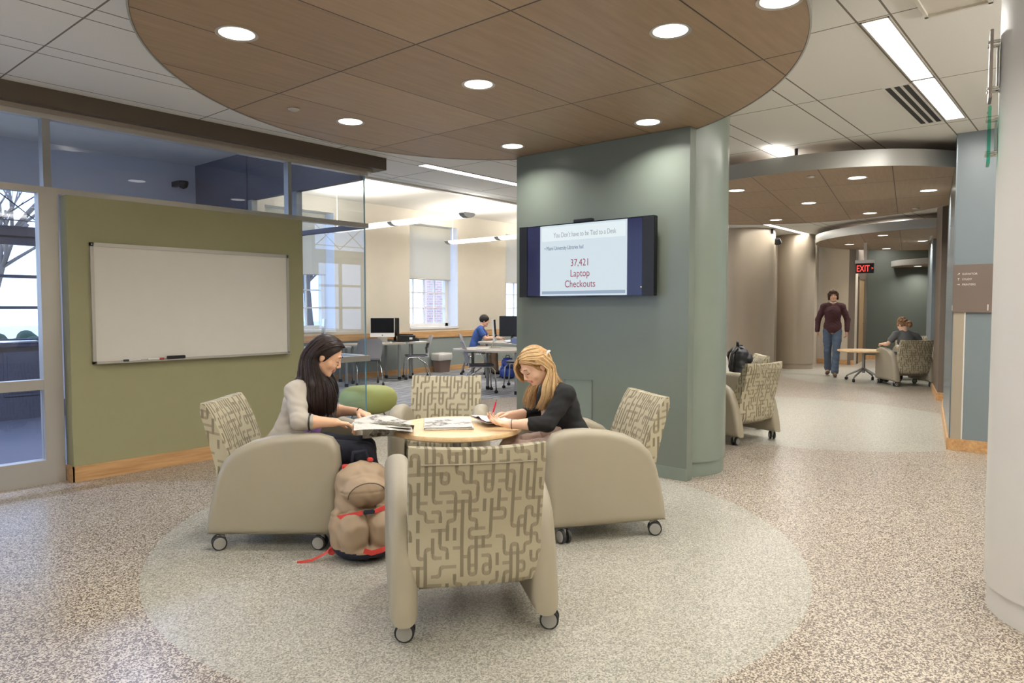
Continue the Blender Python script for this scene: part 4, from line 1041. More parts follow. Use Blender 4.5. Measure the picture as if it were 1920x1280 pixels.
def trunk(S_, J, g=0, fem=True, k=.03):
    """torso through pelvis, waist, chest, neck base, shoulders; g grows it for garments"""
    pel, wai, che, nb, sl, sr = [np.array(J[x], float) for x in ('pelvis', 'waist', 'chest', 'neck', 'shL', 'shR')]
    lat = sl-sr; lat /= np.linalg.norm(lat)
    def fr(u):
        u = u/np.linalg.norm(u); l = lat-u*(lat@u); l /= np.linalg.norm(l); f = np.cross(l, u)
        return [[f[i], l[i], u[i]] for i in range(3)]
    a = .92 if fem else 1.08
    S_.ell(pel, np.array((.112, .160 if fem else .155, .12))*1+g, fr(wai-pel), k)
    S_.ell((pel+wai)/2, np.array((.098, .138*a+.01, .13))+g, fr(wai-pel), k)
    if not fem: S_.ell((che+wai)/2, np.array((.100, .140, .15))+g, fr(che-pel), k)
    S_.ell(wai, np.array((.088, .122*a, .12))+g, fr(che-pel), k)
    S_.ell(che, np.array((.104, .142*a, .15))+g, fr(nb-wai), k)
    S_.cone(sl, sr, .048+g, .048+g, k)
    S_.cone(nb+(sl-nb)*.25, sl, .045+g, .046+g, k); S_.cone(nb+(sr-nb)*.25, sr, .045+g, .046+g, k)
    if fem:
        m = np.array(fr(nb-wai)); f, l, u = m[:, 0], m[:, 1], m[:, 2]
        for y in (-1, 1): S_.ball(che+f*.070+l*y*.062-u*.03, .050+g, .03)
def limb(S_, pts, rad, g=0, k=.012):
    for a, b, ra, rb in zip(pts[:-1], pts[1:], rad[:-1], rad[1:]): S_.cone(a, b, ra+g, rb+g, k)
def wrinkle(S_, amp, sc, seed=0):
    X, Y, Z = S_.grid(); m = np.abs(S_.f) < .03
    x, y, z = X[m], Y[m], Z[m]
    w = np.sin(x*sc+2.1*np.sin(y*sc*.6+seed)+z*sc*.7)*np.sin(z*sc*1.3+1.7*np.sin(x*sc*.5)+seed*2)
    S_.f[m] += (amp*w).astype(np.float32)
# ---------------- the dark-haired woman in the left armchair ----------------
def local(c, a):
    ca, sa = math.cos(R(a)), math.sin(R(a))
    return lambda f, l, z: np.array((c[0]+f*ca-l*sa, c[1]+f*sa+l*ca, z))
M_skin1 = skinmat('skin_light', (226, 182, 150)); M_lip1 = plain('lips_rose', (196, 122, 108), .4)
M_hair1 = hairmat('dark_brown_hair', (17, 12, 11), (46, 30, 25)); M_str1 = strandmat('dark_brown_strands', (14, 10, 9), (60, 40, 34)); M_cardi = clothmat('oatmeal_jersey', (178, 170, 157), sc=420)
M_jeans = clothmat('dark_denim', (24, 27, 40)); M_shoe = plain('dark_shoe', (40, 34, 32), .5); M_purple = clothmat('purple_print_top', (128, 92, 150), var=.4, sc=60)
C = local((2.43, 3.90), -49.7)
P1 = empty('person', C(0, 0, 0), 0, 'dark-haired woman in grey cardigan reading a newspaper in the left armchair', 'person')
def addp(o, root):
    o.parent = root; o.matrix_parent_inverse = root.matrix_world.inverted() if False else Matrix.Translation(-Vector(root.location)); return o
J = dict(pelvis=C(.02, 0, .52), waist=C(.035, 0, .67), chest=C(.10, 0, .815), neck=C(.155, 0, .935), shL=C(.13, .155, .905), shR=C(.10, -.148, .90),
         elL=C(.19, .235, .735), wrL=C(.415, .15, .735), elR=C(.165, -.285, .742), wrR=C(.375, -.275, .735),
         hipL=C(.02, .085, .52), hipR=C(.02, -.085, .52), knL=C(.46, .10, .515), knR=C(.50, -.11, .52), anL=C(.50, .11, .10), anR=C(.62, -.10, .10), toL=C(.62, .12, .04), toR=C(.74, -.09, .04))
H1 = hframe(C(.245, 0, 1.105), -46, 27)
ARM = [.046, .040, .036]; FORE = [.037, .034, .024]
def body(J, H, res, skin, lip, root, hands, hs=1.0, fem=True, feet=True):
    lo, hi = bbox(list(J.values())+[H.translation, H.translation+Vector((0, 0, .15))], .20)
    S_ = SDF(lo, hi, res)
    trunk(S_, J, 0, fem)
    for s in 'LR':
        mid = (J['sh'+s]+J['el'+s])/2; m2 = J['el'+s]*.6+J['wr'+s]*.4; f = 1.0 if fem else 1.08
        limb(S_, [J['sh'+s], mid, J['el'+s], m2, J['wr'+s]], [.047*f, .041*f, .036*f, .037*f, .024*f])
        th = J['hip'+s]*.55+J['kn'+s]*.45; ca = J['kn'+s]*.65+J['an'+s]*.35
        limb(S_, [J['hip'+s], th, J['kn'+s], ca, J['an'+s]], [.085, .074, .052, .052, .036], k=.02)
        if feet: limb(S_, [J['an'+s]+np.array((0, 0, -.04)), J['to'+s]], [.036, .028])
    S_.cone(J['neck'], np.array(H @ Vector((-.022, 0, -.055))), .054 if fem else .062, .047 if fem else .056, .025)
    add_head(S_, H, hs, fem)
    for h in hands: add_hand(S_, *h[0], **h[1])
    return addp(S_.build('body', [skin, lip], None, sel=lipsel(H, hs)), root)
hR = ((J['wrR'], C(.50, -.20, .705)-J['wrR'], (0, 0, 1), 1), dict(curl=(28, 30, 32, 34), thumb=(.030, .05), s=.92))
hL = ((J['wrL'], C(.53, .09, .71)-J['wrL'], (0, 0, 1), -1), dict(curl=(30, 34, 34, 36), thumb=(.028, .045), s=.92))
body(J, H1, .0038, M_skin1, M_lip1, P1, [hR, hL], 1.0)
face_parts(H1, 1.0, P1, M_hair1)
for o in kids(P1):
    if o.name.startswith('eye'): addp(o, P1)
# cardigan
def garment(J, g, res, mats, name, root, sleeve=1.0, lo_cut=None, fem=True, cuff=.0, extra=None, wr=(.0018, 60), zmin=None, seed=0, neckr=.062):
    keys = ['pelvis', 'waist', 'chest', 'neck', 'shL', 'shR', 'elL', 'elR', 'wrL', 'wrR']
    lo, hi = bbox([J[k] for k in keys], .20); S_ = SDF(lo, hi, res)
    trunk(S_, J, g, fem)
    f = 1.0 if fem else 1.06
    for s in 'LR':
        mid = (J['sh'+s]+J['el'+s])/2; e = J['el'+s]+(J['wr'+s]-J['el'+s])*sleeve
        pts = [J['sh'+s], mid, J['el'+s]]; rr = [.050*f, .045*f, .041*f]
        if sleeve < 0: pts = [J['sh'+s], J['sh'+s]*.45+J['el'+s]*.55]; rr = [.050*f, .050*f]
        if sleeve > 0: pts.append(e); rr.append((.040-.010*sleeve)*f+cuff)
        limb(S_, pts, rr, g, .018)
    if extra: extra(S_)
    X, Y, Z = S_.grid()
    if zmin is not None: S_.f = np.maximum(S_.f, (zmin-Z).astype(np.float32))
    up = J['neck']-J['chest']; up = up/np.linalg.norm(up); nb = J['neck']
    # neck opening
    d = ((X-nb[0])*up[0]+(Y-nb[1])*up[1]+(Z-nb[2])*up[2])
    S_.f = np.maximum(S_.f, (d-.028).astype(np.float32))
    wrinkle(S_, wr[0], wr[1], seed)
    return addp(S_.build(name, mats), root)
def peplum(S_):
    S_.ell(C(.02, 0, .60), (.115, .165, .07), None, .04); S_.ell(C(.01, 0, .55), (.13, .18, .05), None, .04)
cg = garment(J, .010, .0055, [M_cardi], 'cardigan', P1, sleeve=.30, extra=peplum, wr=(.0026, 55), zmin=.50, seed=1)
# black cuffs, ruffle, purple top, gathered hem pleats
def ring(name, c, d, r, w, m, root, seg=20):
    d = Vector(d).normalized(); M = Matrix.Translation(Vector(c)) @ d.to_track_quat('Z', 'Y').to_matrix().to_4x4()
    return addp(MB().lathe([(r-.003, -w/2), (r+.001, -w/2), (r+.001, w/2), (r-.003, w/2)], seg, M, cap=False).build(name, m, None, smooth=True, auto=True), root)
ring('cuff', J['elR']*.70+J['wrR']*.30, J['wrR']-J['elR'], .050, .010, M_black, P1); ring('cuff', J['elL']*.70+J['wrL']*.30, J['wrL']-J['elL'], .050, .008, M_cardi, P1)
ring('wristband', J['wrL']+(J['wrL']-J['elL'])*.02, J['wrL']-J['elL'], .027, .005, M_navy, P1)
sf = SDF(C(.1, 0, .55)-.3, C(.1, 0, 1.0)+.3, .006)
sf.ell(C(.175, 0, .775), (.055, .07, .13), None, .02); sf.ell(C(.13, 0, .66), (.07, .09, .1), None, .03)
addp(sf.build('blouse', [M_purple]), P1)
for s in (-1, 1):
    mb = MB(); rows = []
    for i in range(41):
        v = i/40; ph = i*1.9; f0 = .17+.055*math.sin(PI*v)*.9-.06*v*v+.03; z = .93-.30*v; l0 = s*(.062+.03*math.sin(PI*v))
        rows.append([C(f0+.012*u+.007*math.sin(ph)*u, l0+s*(u*.022)+.007*math.cos(ph)*u, z+.003*math.cos(ph)) for u in (0, .35, .7, 1.0)])
    for i in range(40):
        b = rows[i]; d = rows[i+1]
        mb.add([*b, *d], [(k, k+1, 5+k, 4+k) for k in range(3)])
    addp(mb.build('ruffle', M_cardi, None, smooth=True), P1)
# jeans and shoes
def trousers(J, name, m, root, res, hem=.0, g=.008, k=.03, waist=True, wr=(.002, 50)):
    lo, hi = bbox([J[x] for x in ('pelvis', 'hipL', 'hipR', 'knL', 'knR', 'anL', 'anR')], .17); S_ = SDF(lo, hi, res)
    if waist: S_.ell(J['pelvis'], np.array((.118, .162, .115))+g, None, k)
    for s in 'LR':
        th = J['hip'+s]*.55+J['kn'+s]*.45; ca = J['kn'+s]*.65+J['an'+s]*.35
        limb(S_, [J['hip'+s], th, J['kn'+s], ca, J['an'+s]], [.088, .080, .062, .060, .052+hem], g, .02)
    X, Y, Z = S_.grid(); S_.f = np.maximum(S_.f, (min(J['anL'][2], J['anR'][2])-.045-Z).astype(np.float32))
    wrinkle(S_, *wr); return addp(S_.build(name, m), root)
def shoe(J, s, m, root, res=.005, name='shoe'):
    a, t = np.array(J['an'+s]), np.array(J['to'+s]); lo, hi = bbox([a, t], .09); S_ = SDF(lo, hi, res)
    base = min(a[2]-.06, t[2]-.01); h = t-a; h[2] = 0; h = h/np.linalg.norm(h)
    heel = np.array((a[0], a[1], t[2]+.005))-h*.035; toe = np.array((t[0], t[1], t[2]))+h*.03
    S_.cone(heel, toe, .038, .033, .01); S_.cone(np.array((a[0], a[1], t[2]+.045)), t, .040, .026, .02)
    X, Y, Z = S_.grid(); S_.f = np.maximum(S_.f, (.004-Z).astype(np.float32)); return addp(S_.build(name, m), root)
trousers(J, 'jeans', [M_jeans], P1, .008)
for s in 'LR': shoe(J, s, [M_shoe], P1, .007)
# long dark hair
HP = lambda x, y, z: np.array(H1 @ Vector((x, y, z)))
def haircap(H, name, m, root, cut, grow=.013, extra=None, s=1.0):
    P = lambda x, y, z: np.array(H @ Vector((x*s, y*s, z*s))); Rm = [[H[i][j] for j in range(3)] for i in range(3)]
    S_ = SDF(P(0, 0, 0)-.24, P(0, 0, 0)+.24, .005)
    S_.ell(P(-.012, 0, .037), (np.array((.096, .077, .090))+grow)*s, Rm, .0)
    if extra: extra(S_, P, Rm)
    for c, r in cut: S_.ell(P(*c), np.array(r)*s, Rm, .008, 'sub')
    return addp(S_.build(name, m), root)
haircap(H1, 'hair', [M_hair1], P1, [((.095, 0, -.035), (.085, .11, .112)), ((.115, 0, .04), (.055, .06, .065)), ((0, 0, -.13), (.2, .2, .085))], .008)
sf = SDF(C(.2, 0, .7)-np.array((.3, .3, .1)), C(.2, 0, 1.2)+np.array((.3, .3, .1)), .006)
limb(sf, [HP(-.05, 0, .03), HP(-.06, 0, -.05), C(.125, -.03, 1.0), C(.12, -.10, .965)], [.066, .054, .040, .022], k=.03)
limb(sf, [HP(-.04, -.05, -.01), HP(-.035, -.06, -.07), C(.20, -.115, .94), C(.215, -.135, .84), C(.225, -.125, .745)], [.026, .026, .024, .020, .006], k=.02)
limb(sf, [HP(-.03, .05, -.01), HP(-.03, .06, -.06), C(.26, .07, .93), C(.285, .06, .84), C(.27, .04, .755)], [.026, .022, .02, .016, .006], k=.02)
limb(sf, [C(.235, -.06, .96), C(.255, -.06, .86), C(.25, -.05, .765)], [.03, .028, .008], k=.02); limb(sf, [C(.25, -.01, .95), C(.27, 0, .86), C(.26, 0, .78)], [.026, .024, .008], k=.02)
addp(sf.build('hair', [M_hair1]), P1)
G = [[HP(.074, -.010, .106), HP(.040, -.064, .092), HP(-.010, -.089, .045), HP(-.030, -.089, -.03), C(.262, -.105, .94), C(.268, -.125, .84), C(.255, -.12, .735)],
     [HP(.055, -.006, .118), HP(.018, -.070, .092), HP(-.03, -.089, .03), HP(-.045, -.088, -.05), C(.225, -.125, .93), C(.235, -.15, .83), C(.235, -.14, .725)],
     [HP(.03, -.004, .130), HP(-.02, -.070, .095), HP(-.055, -.088, .02), HP(-.06, -.088, -.06), C(.19, -.125, .93), C(.20, -.16, .83), C(.215, -.145, .73)],
     [HP(-.005, -.002, .134), HP(-.06, -.058, .095), HP(-.090, -.065, .02), HP(-.10, -.065, -.06), C(.14, -.11, .96), C(.165, -.165, .87), C(.195, -.15, .76)],
     [HP(-.04, 0, .128), HP(-.09, -.035, .085), HP(-.115, -.04, .01), HP(-.115, -.05, -.07), C(.105, -.09, .975), C(.125, -.145, .935), C(.175, -.165, .83)],
     [HP(-.07, .0, .115), HP(-.108, 0, .06), HP(-.125, 0, -.01), HP(-.12, -.01, -.08), C(.095, -.03, .99), C(.09, -.09, .968), C(.13, -.15, .90)]]
strands('hair_strands', M_str1, P1, G, 1300, .0018, .006, 3)
G = [[HP(.083, .012, .098), HP(.055, .066, .078), HP(.012, .090, .03), HP(0, .088, -.05), C(.285, .085, .93), C(.295, .07, .84), C(.275, .05, .75)],
     [HP(.04, .006, .126), HP(0, .074, .09), HP(-.04, .092, .02), HP(-.04, .09, -.06), C(.25, .10, .93), C(.275, .09, .84), C(.265, .06, .75)],
     [HP(-.02, .006, .132), HP(-.06, .06, .09), HP(-.09, .07, .02), HP(-.09, .07, -.06), C(.20, .09, .95), C(.24, .08, .86), C(.25, .05, .77)]]
strands('hair_strands', M_str1, P1, G, 480, .0018, .007, 4)
strands('hair_strands', M_str1, P1, [[HP(-.02, -.07, -.06), C(.245, -.08, .95), C(.265, -.10, .86), C(.26, -.09, .735)], [HP(-.02, .0, -.09), C(.27, -.03, .95), C(.295, -.04, .86), C(.285, -.03, .745)], [HP(-.02, .04, -.09), C(.27, .02, .95), C(.285, .02, .86), C(.27, .01, .76)]], 520, .0018, .014, 5)

# ---------------- the blonde woman in the right armchair ----------------
M_skin2 = skinmat('skin_fair', (236, 196, 168)); M_lip2 = plain('lips_pink', (206, 138, 122), .4)
M_hair2 = hairmat('blonde_hair', (146, 106, 62), (196, 156, 104), .4); M_str2 = strandmat('blonde_strands', (150, 108, 62), (244, 214, 164)); M_blk = clothmat('black_jersey', (20, 20, 20)); M_skirt = clothmat('rose_print_skirt', (190, 166, 152), var=.25, sc=90)
C2 = local((3.81, 2.56), 145)
P2 = empty('person', C2(0, 0, 0), 0, 'blonde woman in black cardigan writing with a red pen in the right armchair', 'person')
J2 = dict(pelvis=C2(.10, 0, .52), waist=C2(.155, 0, .65), chest=C2(.205, 0, .775), neck=C2(.26, 0, .89), shL=C2(.225, .155, .865), shR=C2(.235, -.155, .86),
          elL=C2(.36, .205, .700), wrL=C2(.585, .115, .690), elR=C2(.31, -.22, .700), wrR=C2(.525, -.10, .715),
          hipL=C2(.10, .085, .51), hipR=C2(.10, -.085, .51), knL=C2(.50, .10, .50), knR=C2(.50, -.10, .50), anL=C2(.52, .10, .10), anR=C2(.50, -.08, .10), toL=C2(.64, .12, .04), toR=C2(.62, -.07, .04))
H2 = hframe(C2(.378, .0, 1.035), 164, 34, 4)
hl = ((J2['wrL'], C2(.70, .06, .715)-J2['wrL'], C2(0, 0, -1)-C2(0, .25, 0), -1), dict(curl=(24, 24, 26, 30), thumb=(.03, .045), s=.9))
hr = ((J2['wrR'], C2(.63, -.065, .735)-J2['wrR'], C2(0, -.35, 1)-C2(0, 0, 0), 1), dict(curl=(38, 42, 46, 48), thumb=(.018, .055), s=.9))
body(J2, H2, .0038, M_skin2, M_lip2, P2, [hl, hr], 1.0)
face_parts(H2, 1.0, P2, M_hair2, brow=plain('brow_brown', (120, 84, 56), .7))
for o in kids(P2):
    if o.name.startswith('eye'): addp(o, P2)
garment(J2, .009, .0055, [M_blk], 'cardigan', P2, sleeve=.38, wr=(.0018, 60), zmin=.53, seed=2)
sf = SDF(C2(.2, 0, .5)-.3, C2(.2, 0, .95)+.3, .006)
sf.ell(C2(.275, 0, .745), (.06, .06, .13), None, .02); sf.ell(C2(.25, 0, .62), (.09, .09, .09), None, .03)
wrinkle(sf, .002, 90); addp(sf.build('blouse', [M_skirt]), P2)
JS = dict(J2); trousers(JS, 'skirt', [M_skirt], P2, .008, g=.016, hem=.01, wr=(.004, 60))
for s in 'LR': shoe(J2, s, [M_shoe], P2, .007)
ring('bracelet', J2['wrL']*.9+J2['elL']*.1, J2['wrL']-J2['elL'], .028, .004, M_black, P2)
HP = lambda x, y, z: np.array(H2 @ Vector((x, y, z)))
haircap(H2, 'hair', [M_hair2], P2, [((.095, 0, -.04), (.082, .11, .112)), ((.115, 0, .03), (.05, .05, .05)), ((0, 0, -.14), (.2, .2, .085))], .007)
sf = SDF(C2(.3, 0, .7)-np.array((.3, .3, .1)), C2(.3, 0, 1.15)+np.array((.3, .3, .1)), .006)
limb(sf, [HP(-.05, .0, .02), HP(-.055, 0, -.05), C2(.27, .02, .97), C2(.235, .03, .925)], [.062, .048, .03, .012], k=.03)
limb(sf, [HP(-.035, .05, -.02), HP(-.03, .062, -.07), C2(.315, .09, .90), C2(.335, .075, .82), C2(.35, .05, .755)], [.020, .019, .017, .014, .005], k=.02)
limb(sf, [HP(-.03, -.05, -.02), HP(-.02, -.05, -.08), C2(.36, -.05, .88), C2(.37, -.03, .80)], [.020, .017, .014, .005], k=.02)
addp(sf.build('hair', [M_hair2]), P2)
G = [[HP(.088, .012, .090), HP(.060, .055, .092), HP(.01, .088, .055), HP(-.05, .078, .03), HP(-.095, .045, .01), C2(.275, .055, .975), C2(.235, .065, .915)],
     [HP(.075, .004, .110), HP(.035, .052, .112), HP(-.02, .075, .082), HP(-.07, .06, .055), HP(-.11, .03, .02), C2(.262, .04, .985), C2(.215, .06, .915)],
     [HP(.04, 0, .128), HP(0, .035, .128), HP(-.05, .05, .105), HP(-.10, .03, .06), HP(-.122, .015, .0), C2(.25, .01, .985), C2(.19, .03, .91)],
     [HP(0, -.01, .134), HP(-.04, -.01, .125), HP(-.08, -.01, .10), HP(-.115, -.01, .05), HP(-.125, -.02, -.01), C2(.255, -.02, .975), C2(.20, -.05, .91)]]
strands('hair_strands', M_str2, P2, G, 1000, .0017, .005, 6)
G = [[HP(.03, .083, .055), HP(-.0, .093, .01), HP(-.012, .093, -.05), C2(.355, .105, .92), C2(.36, .10, .85), C2(.385, .07, .775)],
     [HP(-.01, .088, .06), HP(-.03, .093, .0), HP(-.035, .09, -.06), C2(.315, .115, .91), C2(.325, .11, .84), C2(.355, .08, .76)],
     [HP(-.06, .075, .05), HP(-.07, .082, .0), HP(-.075, .08, -.06), C2(.275, .11, .925), C2(.285, .115, .86), C2(.325, .09, .785)]]
strands('hair_strands', M_str2, P2, G, 650, .0017, .008, 7)
G = [[HP(.085, -.012, .095), HP(.112, -.045, .06), HP(.118, -.062, .0), HP(.108, -.058, -.055)], [HP(.07, -.02, .11), HP(.085, -.07, .07), HP(.08, -.085, 0), HP(.07, -.075, -.07)], [HP(.03, -.02, .125), HP(.02, -.088, .06), HP(.01, -.095, -.02), HP(.0, -.08, -.10)]]
strands('hair_strands', M_str2, P2, G, 380, .0016, .005, 8)
G = [[HP(.088, .008, .092), HP(.080, .045, .082), HP(.050, .076, .055), HP(.0, .091, .02)], [HP(.082, .010, .10), HP(.066, .054, .092), HP(.03, .084, .05), HP(-.01, .094, .0)]]
strands('hair_strands', M_str2, P2, G, 200, .0013, .005, 9)
strands('hair_strands', M_str2, P2, [[HP(-.0, .03, -.10), C2(.385, .03, .90), C2(.39, .0, .83), C2(.40, -.02, .76)], [HP(0, -.04, -.1), C2(.40, -.04, .90), C2(.42, -.05, .83), C2(.42, -.05, .78)]], 260, .0014, .014, 10)
addp(MB().box(-.02, -.012, -.004, .02, .012, .004, H2 @ Matrix.Translation((-.098, .052, .035))).build('hair_clip', M_whitep, None), P2)

# ---------------- things on the table ----------------
def newsmat(name, seed=0, photo=True):
    t = NT(name); o = t.obj(); x = t.xyz(o)
    col = t.math('FRACT', t.math('DIVIDE', t.math('ADD', x[0], 10+seed), .052))
    incol = t.math('LESS_THAN', col, .88)
    row = t.math('FRACT', t.math('DIVIDE', t.math('ADD', x[1], 10.0), .0045)); line = t.math('LESS_THAN', row, .5)
    n = t.noise(t.mapp(o, (260, 260, 1)), 1.0, 1); ink = t.math('MULTIPLY', t.math('MULTIPLY', incol, line), t.math('GREATER_THAN', n, .45))
    big = t.n('ShaderNodeTexWhiteNoise', {'Vector': t.n('ShaderNodeCombineXYZ', {0: t.math('FLOOR', t.math('DIVIDE', t.math('ADD', x[0], 10.+seed), .104)), 1: t.math('FLOOR', t.math('DIVIDE', t.math('ADD', x[1], 10.0+seed), .085))}).outputs[0]}, noise_dimensions='3D').outputs[0]
    pic = t.math('GREATER_THAN', big, .78)
    picc = t.ramp(t.noise(o, 28, 4, .7), [(.38, lin((70, 64, 60))), (.62, lin((206, 202, 194)))])
    c = t.mix(t.math('MULTIPLY', ink, .62), lin((222, 219, 210)), lin((84, 80, 78))); c = t.mix(pic, c, picc)
    t.set(color=c, rough=.8); return t.m
M_news = newsmat('newsprint'); M_news2 = newsmat('newsprint_b', 3); M_page = plain('white_page', (238, 236, 232), .7)
def sheet(name, M, w, h, fz, mat, parent=None, nu=26, nv=14, th=.0006):
    """curved paper sheet with thickness; fz(u,v) gives height"""
    g = [[M @ Vector((u*w, v*h, fz(u, v))) for u in [i/nu-.5 for i in range(nu+1)]] for v in [j/nv-.5 for j in range(nv+1)]]
    n = (M.to_3x3() @ Vector((0, 0, 1))).normalized()*th; mb = MB(); vs = [p for r in g for p in r]; N = len(vs); fs = []
    vs += [p-n for p in vs]; Wd = nu+1
    for j in range(nv):
        for i in range(nu): a = j*Wd+i; fs += [(a, a+1, a+Wd+1, a+Wd), (N+a, N+a+Wd, N+a+Wd+1, N+a+1)]
    mb.add(vs, fs)
    return mb, mb.build(name, mat, parent, smooth=True)
npo = empty('newspaper', C(.55, -.02, .73), 0, 'open newspaper held in the hands of the dark-haired woman over the table edge', 'newspaper')
Mn = Matrix.Translation((0, 0, 0)) @ Matrix.Rotation(R(-49.7+12), 4, 'Z') @ Matrix.Rotation(R(3), 4, 'Y') @ Matrix.Rotation(R(-4), 4, 'X')
_, a = sheet('page', Mn, .34, .50, lambda u, v: .03*math.cos(u*5)*(.4+v)-.06*max(0, -v-.2)*2+.012*math.sin(v*9+u*4), M_news, npo)
_, b = sheet('page', Matrix.Translation((.03, .02, -.006)) @ Mn @ Matrix.Rotation(R(-8), 4, 'Z'), .36, .44, lambda u, v: .02*math.cos(u*5+.5)*(.5+v)-.07*max(0, u-.15)*max(0, v+.6)*2-.03*max(0, -v), M_news2, npo)
_, c_ = sheet('page', Matrix.Translation((-.03, -.09, -.045)) @ Mn @ Matrix.Rotation(R(-38), 4, 'X'), .30, .16, lambda u, v: .01*math.cos(u*6), M_news2, npo)
npo.location = C(.605, -.05, .708)
nst = empty('newspaper_stack', (3.19, 3.245, .65), 0, 'folded newspapers lying in the middle of the round table', 'newspaper')
for k in range(5):
    Mk = Matrix.Rotation(R(-43+[0, 1.5, -1, .8, -2][k]), 4, 'Z')
    if k < 4: MB().box(-.15, -.205, .003*k+.001, .15, .205, .003*k+.0035, Mk).build('folded_section', M_page if k % 2 else M_news2, nst)
    else: sheet('front_page', Mk, .30, .41, lambda u, v: .0155+.008*max(0, u-.2)+.006*max(0, -v-.3), M_news, nst)
nb_ = empty('notebook', (3.43, 3.055, .655), 0, 'open white notebook the blonde woman writes in', 'notebook')
Mb = Matrix.Rotation(R(145-90+8), 4, 'Z') @ Matrix.Rotation(R(6), 4, 'X')
MB().box(-.15, -.10, .012, .15, .12, .016, Mb).build('cover', plain('notebook_cover', (170, 150, 140), .6), nb_)
for s in (-1, 1): sheet('page', Mb @ Matrix.Translation((s*.075, .01, .020)), .145, .215, lambda u, v, s=s: .012*math.exp(-((u*s+.5)*6)**2*.5)+.004, M_page, nb_)
# red pen in the writing hand
pt = Vector(C2(.655, -.055, .685)); pe = Vector(C2(.615, -.045, .835)); q = (pe-pt).normalized()
pn = empty('pen', pt, 0, 'red and silver pen in the right hand of the blonde woman', 'pen')
Mp = q.to_track_quat('Z', 'Y').to_matrix().to_4x4()
MB().lathe([(.0008, 0), (.0035, .012), (.005, .02), (.0055, .05)], 14, Mp).build('grip', M_chrome, pn, smooth=True)
MB().lathe([(.0052, .05), (.0055, .125), (.004, .13)], 14, Mp).build('barrel', plain('pen_red', (206, 30, 70), .3), pn, smooth=True, auto=True)
MB().lathe([(.003, .13), (.003, .145), (.002, .15)], 12, Mp).build('clicker', M_chrome, pn, smooth=True, auto=True)
# ---------------- other people ----------------
def person(label, J, H, skin, hairm, top, bottom, sleeve, root_at, hands, fem=False, res=.008, topname='shirt', bottomname='trousers', shoes=None, eyes='open', haircuts=None, hair_extra=None, hs=1.0, grow=.014, topg=.010, zmin=None):
    P = empty('person', root_at, 0, label, 'person')
    body(J, H, res, skin, skin, P, hands, hs, fem)
    face_parts(H, hs, P, hairm, eyes)
    for o in kids(P):
        if o.name.startswith('eye'): addp(o, P)
    garment(J, topg, res, [top], topname, P, sleeve=sleeve, fem=fem, zmin=zmin if zmin is not None else J['pelvis'][2]-.02, wr=(.0025, 45))
    trousers(J, bottomname, [bottom], P, res, wr=(.003, 40), hem=.012, waist=fem)
    for s in 'LR': shoe(J, s, [shoes or M_shoe], P, res)
    haircap(H, 'hair', [hairm], P, haircuts or [((.10, 0, -.055), (.075, .07, .10)), ((0, 0, -.16), (.2, .2, .085))], grow, hair_extra)
    return P
# man walking towards the camera
cm = local((15.45, 4.40), 197)
Jm = dict(pelvis=cm(0, 0, .97), waist=cm(0, 0, 1.12), chest=cm(.02, 0, 1.32), neck=cm(.01, 0, 1.50), shL=cm(.01, .172, 1.435), shR=cm(.01, -.172, 1.435),
          elL=cm(-.02, .275, 1.17), wrL=cm(.05, .27, .94), elR=cm(-.03, -.275, 1.17), wrR=cm(.03, -.29, .93), hipL=cm(0, .088, .93), hipR=cm(0, -.088, .93),
          knL=cm(.12, .075, .53), knR=cm(.04, -.085, .51), anL=cm(.20, .055, .11), anR=cm(-.20, -.07, .15), toL=cm(.34, .06, .04), toR=cm(-.07, -.085, .05))
Hm = hframe(cm(.035, 0, 1.655), 199, 2, 3)
M_skin3 = skinmat('skin_man', (216, 172, 146)); M_hair3 = hairmat('brown_hair', (46, 32, 24), (84, 60, 44)); M_maroon = clothmat('maroon_knit', (74, 42, 46)); M_denim = clothmat('washed_denim', (84, 98, 118), var=.18, sc=300); M_bshoe = plain('brown_suede', (92, 74, 56), .8)
def shag(S_, P, Rm):
    for y in (-1, 1):
        S_.cone(P(.03, y*.078, .05), P(.015, y*.086, -.05), .022, .018, .02); S_.cone(P(-.03, y*.078, .04), P(-.03, y*.076, -.08), .03, .024, .02)
    S_.cone(P(-.07, 0, .0), P(-.065, 0, -.075), .06, .05, .02); S_.cone(P(.06, -.055, .09), P(.07, .05, .085), .022, .022, .02)
pm = person('man in maroon sweater and blue jeans walking towards the camera down the corridor', Jm, Hm, M_skin3, M_hair3, M_maroon, M_denim, .94, cm(0, 0, 0),
       [((Jm['wrL'], (0, 0, -1), cm(0, 1, 0)-cm(0, 0, 0), 1), dict(curl=(25, 30, 35, 40), s=1.0)), ((Jm['wrR'], (0, 0, -1), cm(0, -1, 0)-cm(0, 0, 0), -1), dict(curl=(25, 30, 35, 40), s=1.0))],
       topname='sweater', bottomname='jeans', shoes=M_bshoe, hair_extra=shag, res=.0075, zmin=.895, topg=.014)
ring('undershirt_collar', Jm['neck']+np.array((0, 0, .018)), (0, 0, 1), .075, .018, M_whitep, pm)
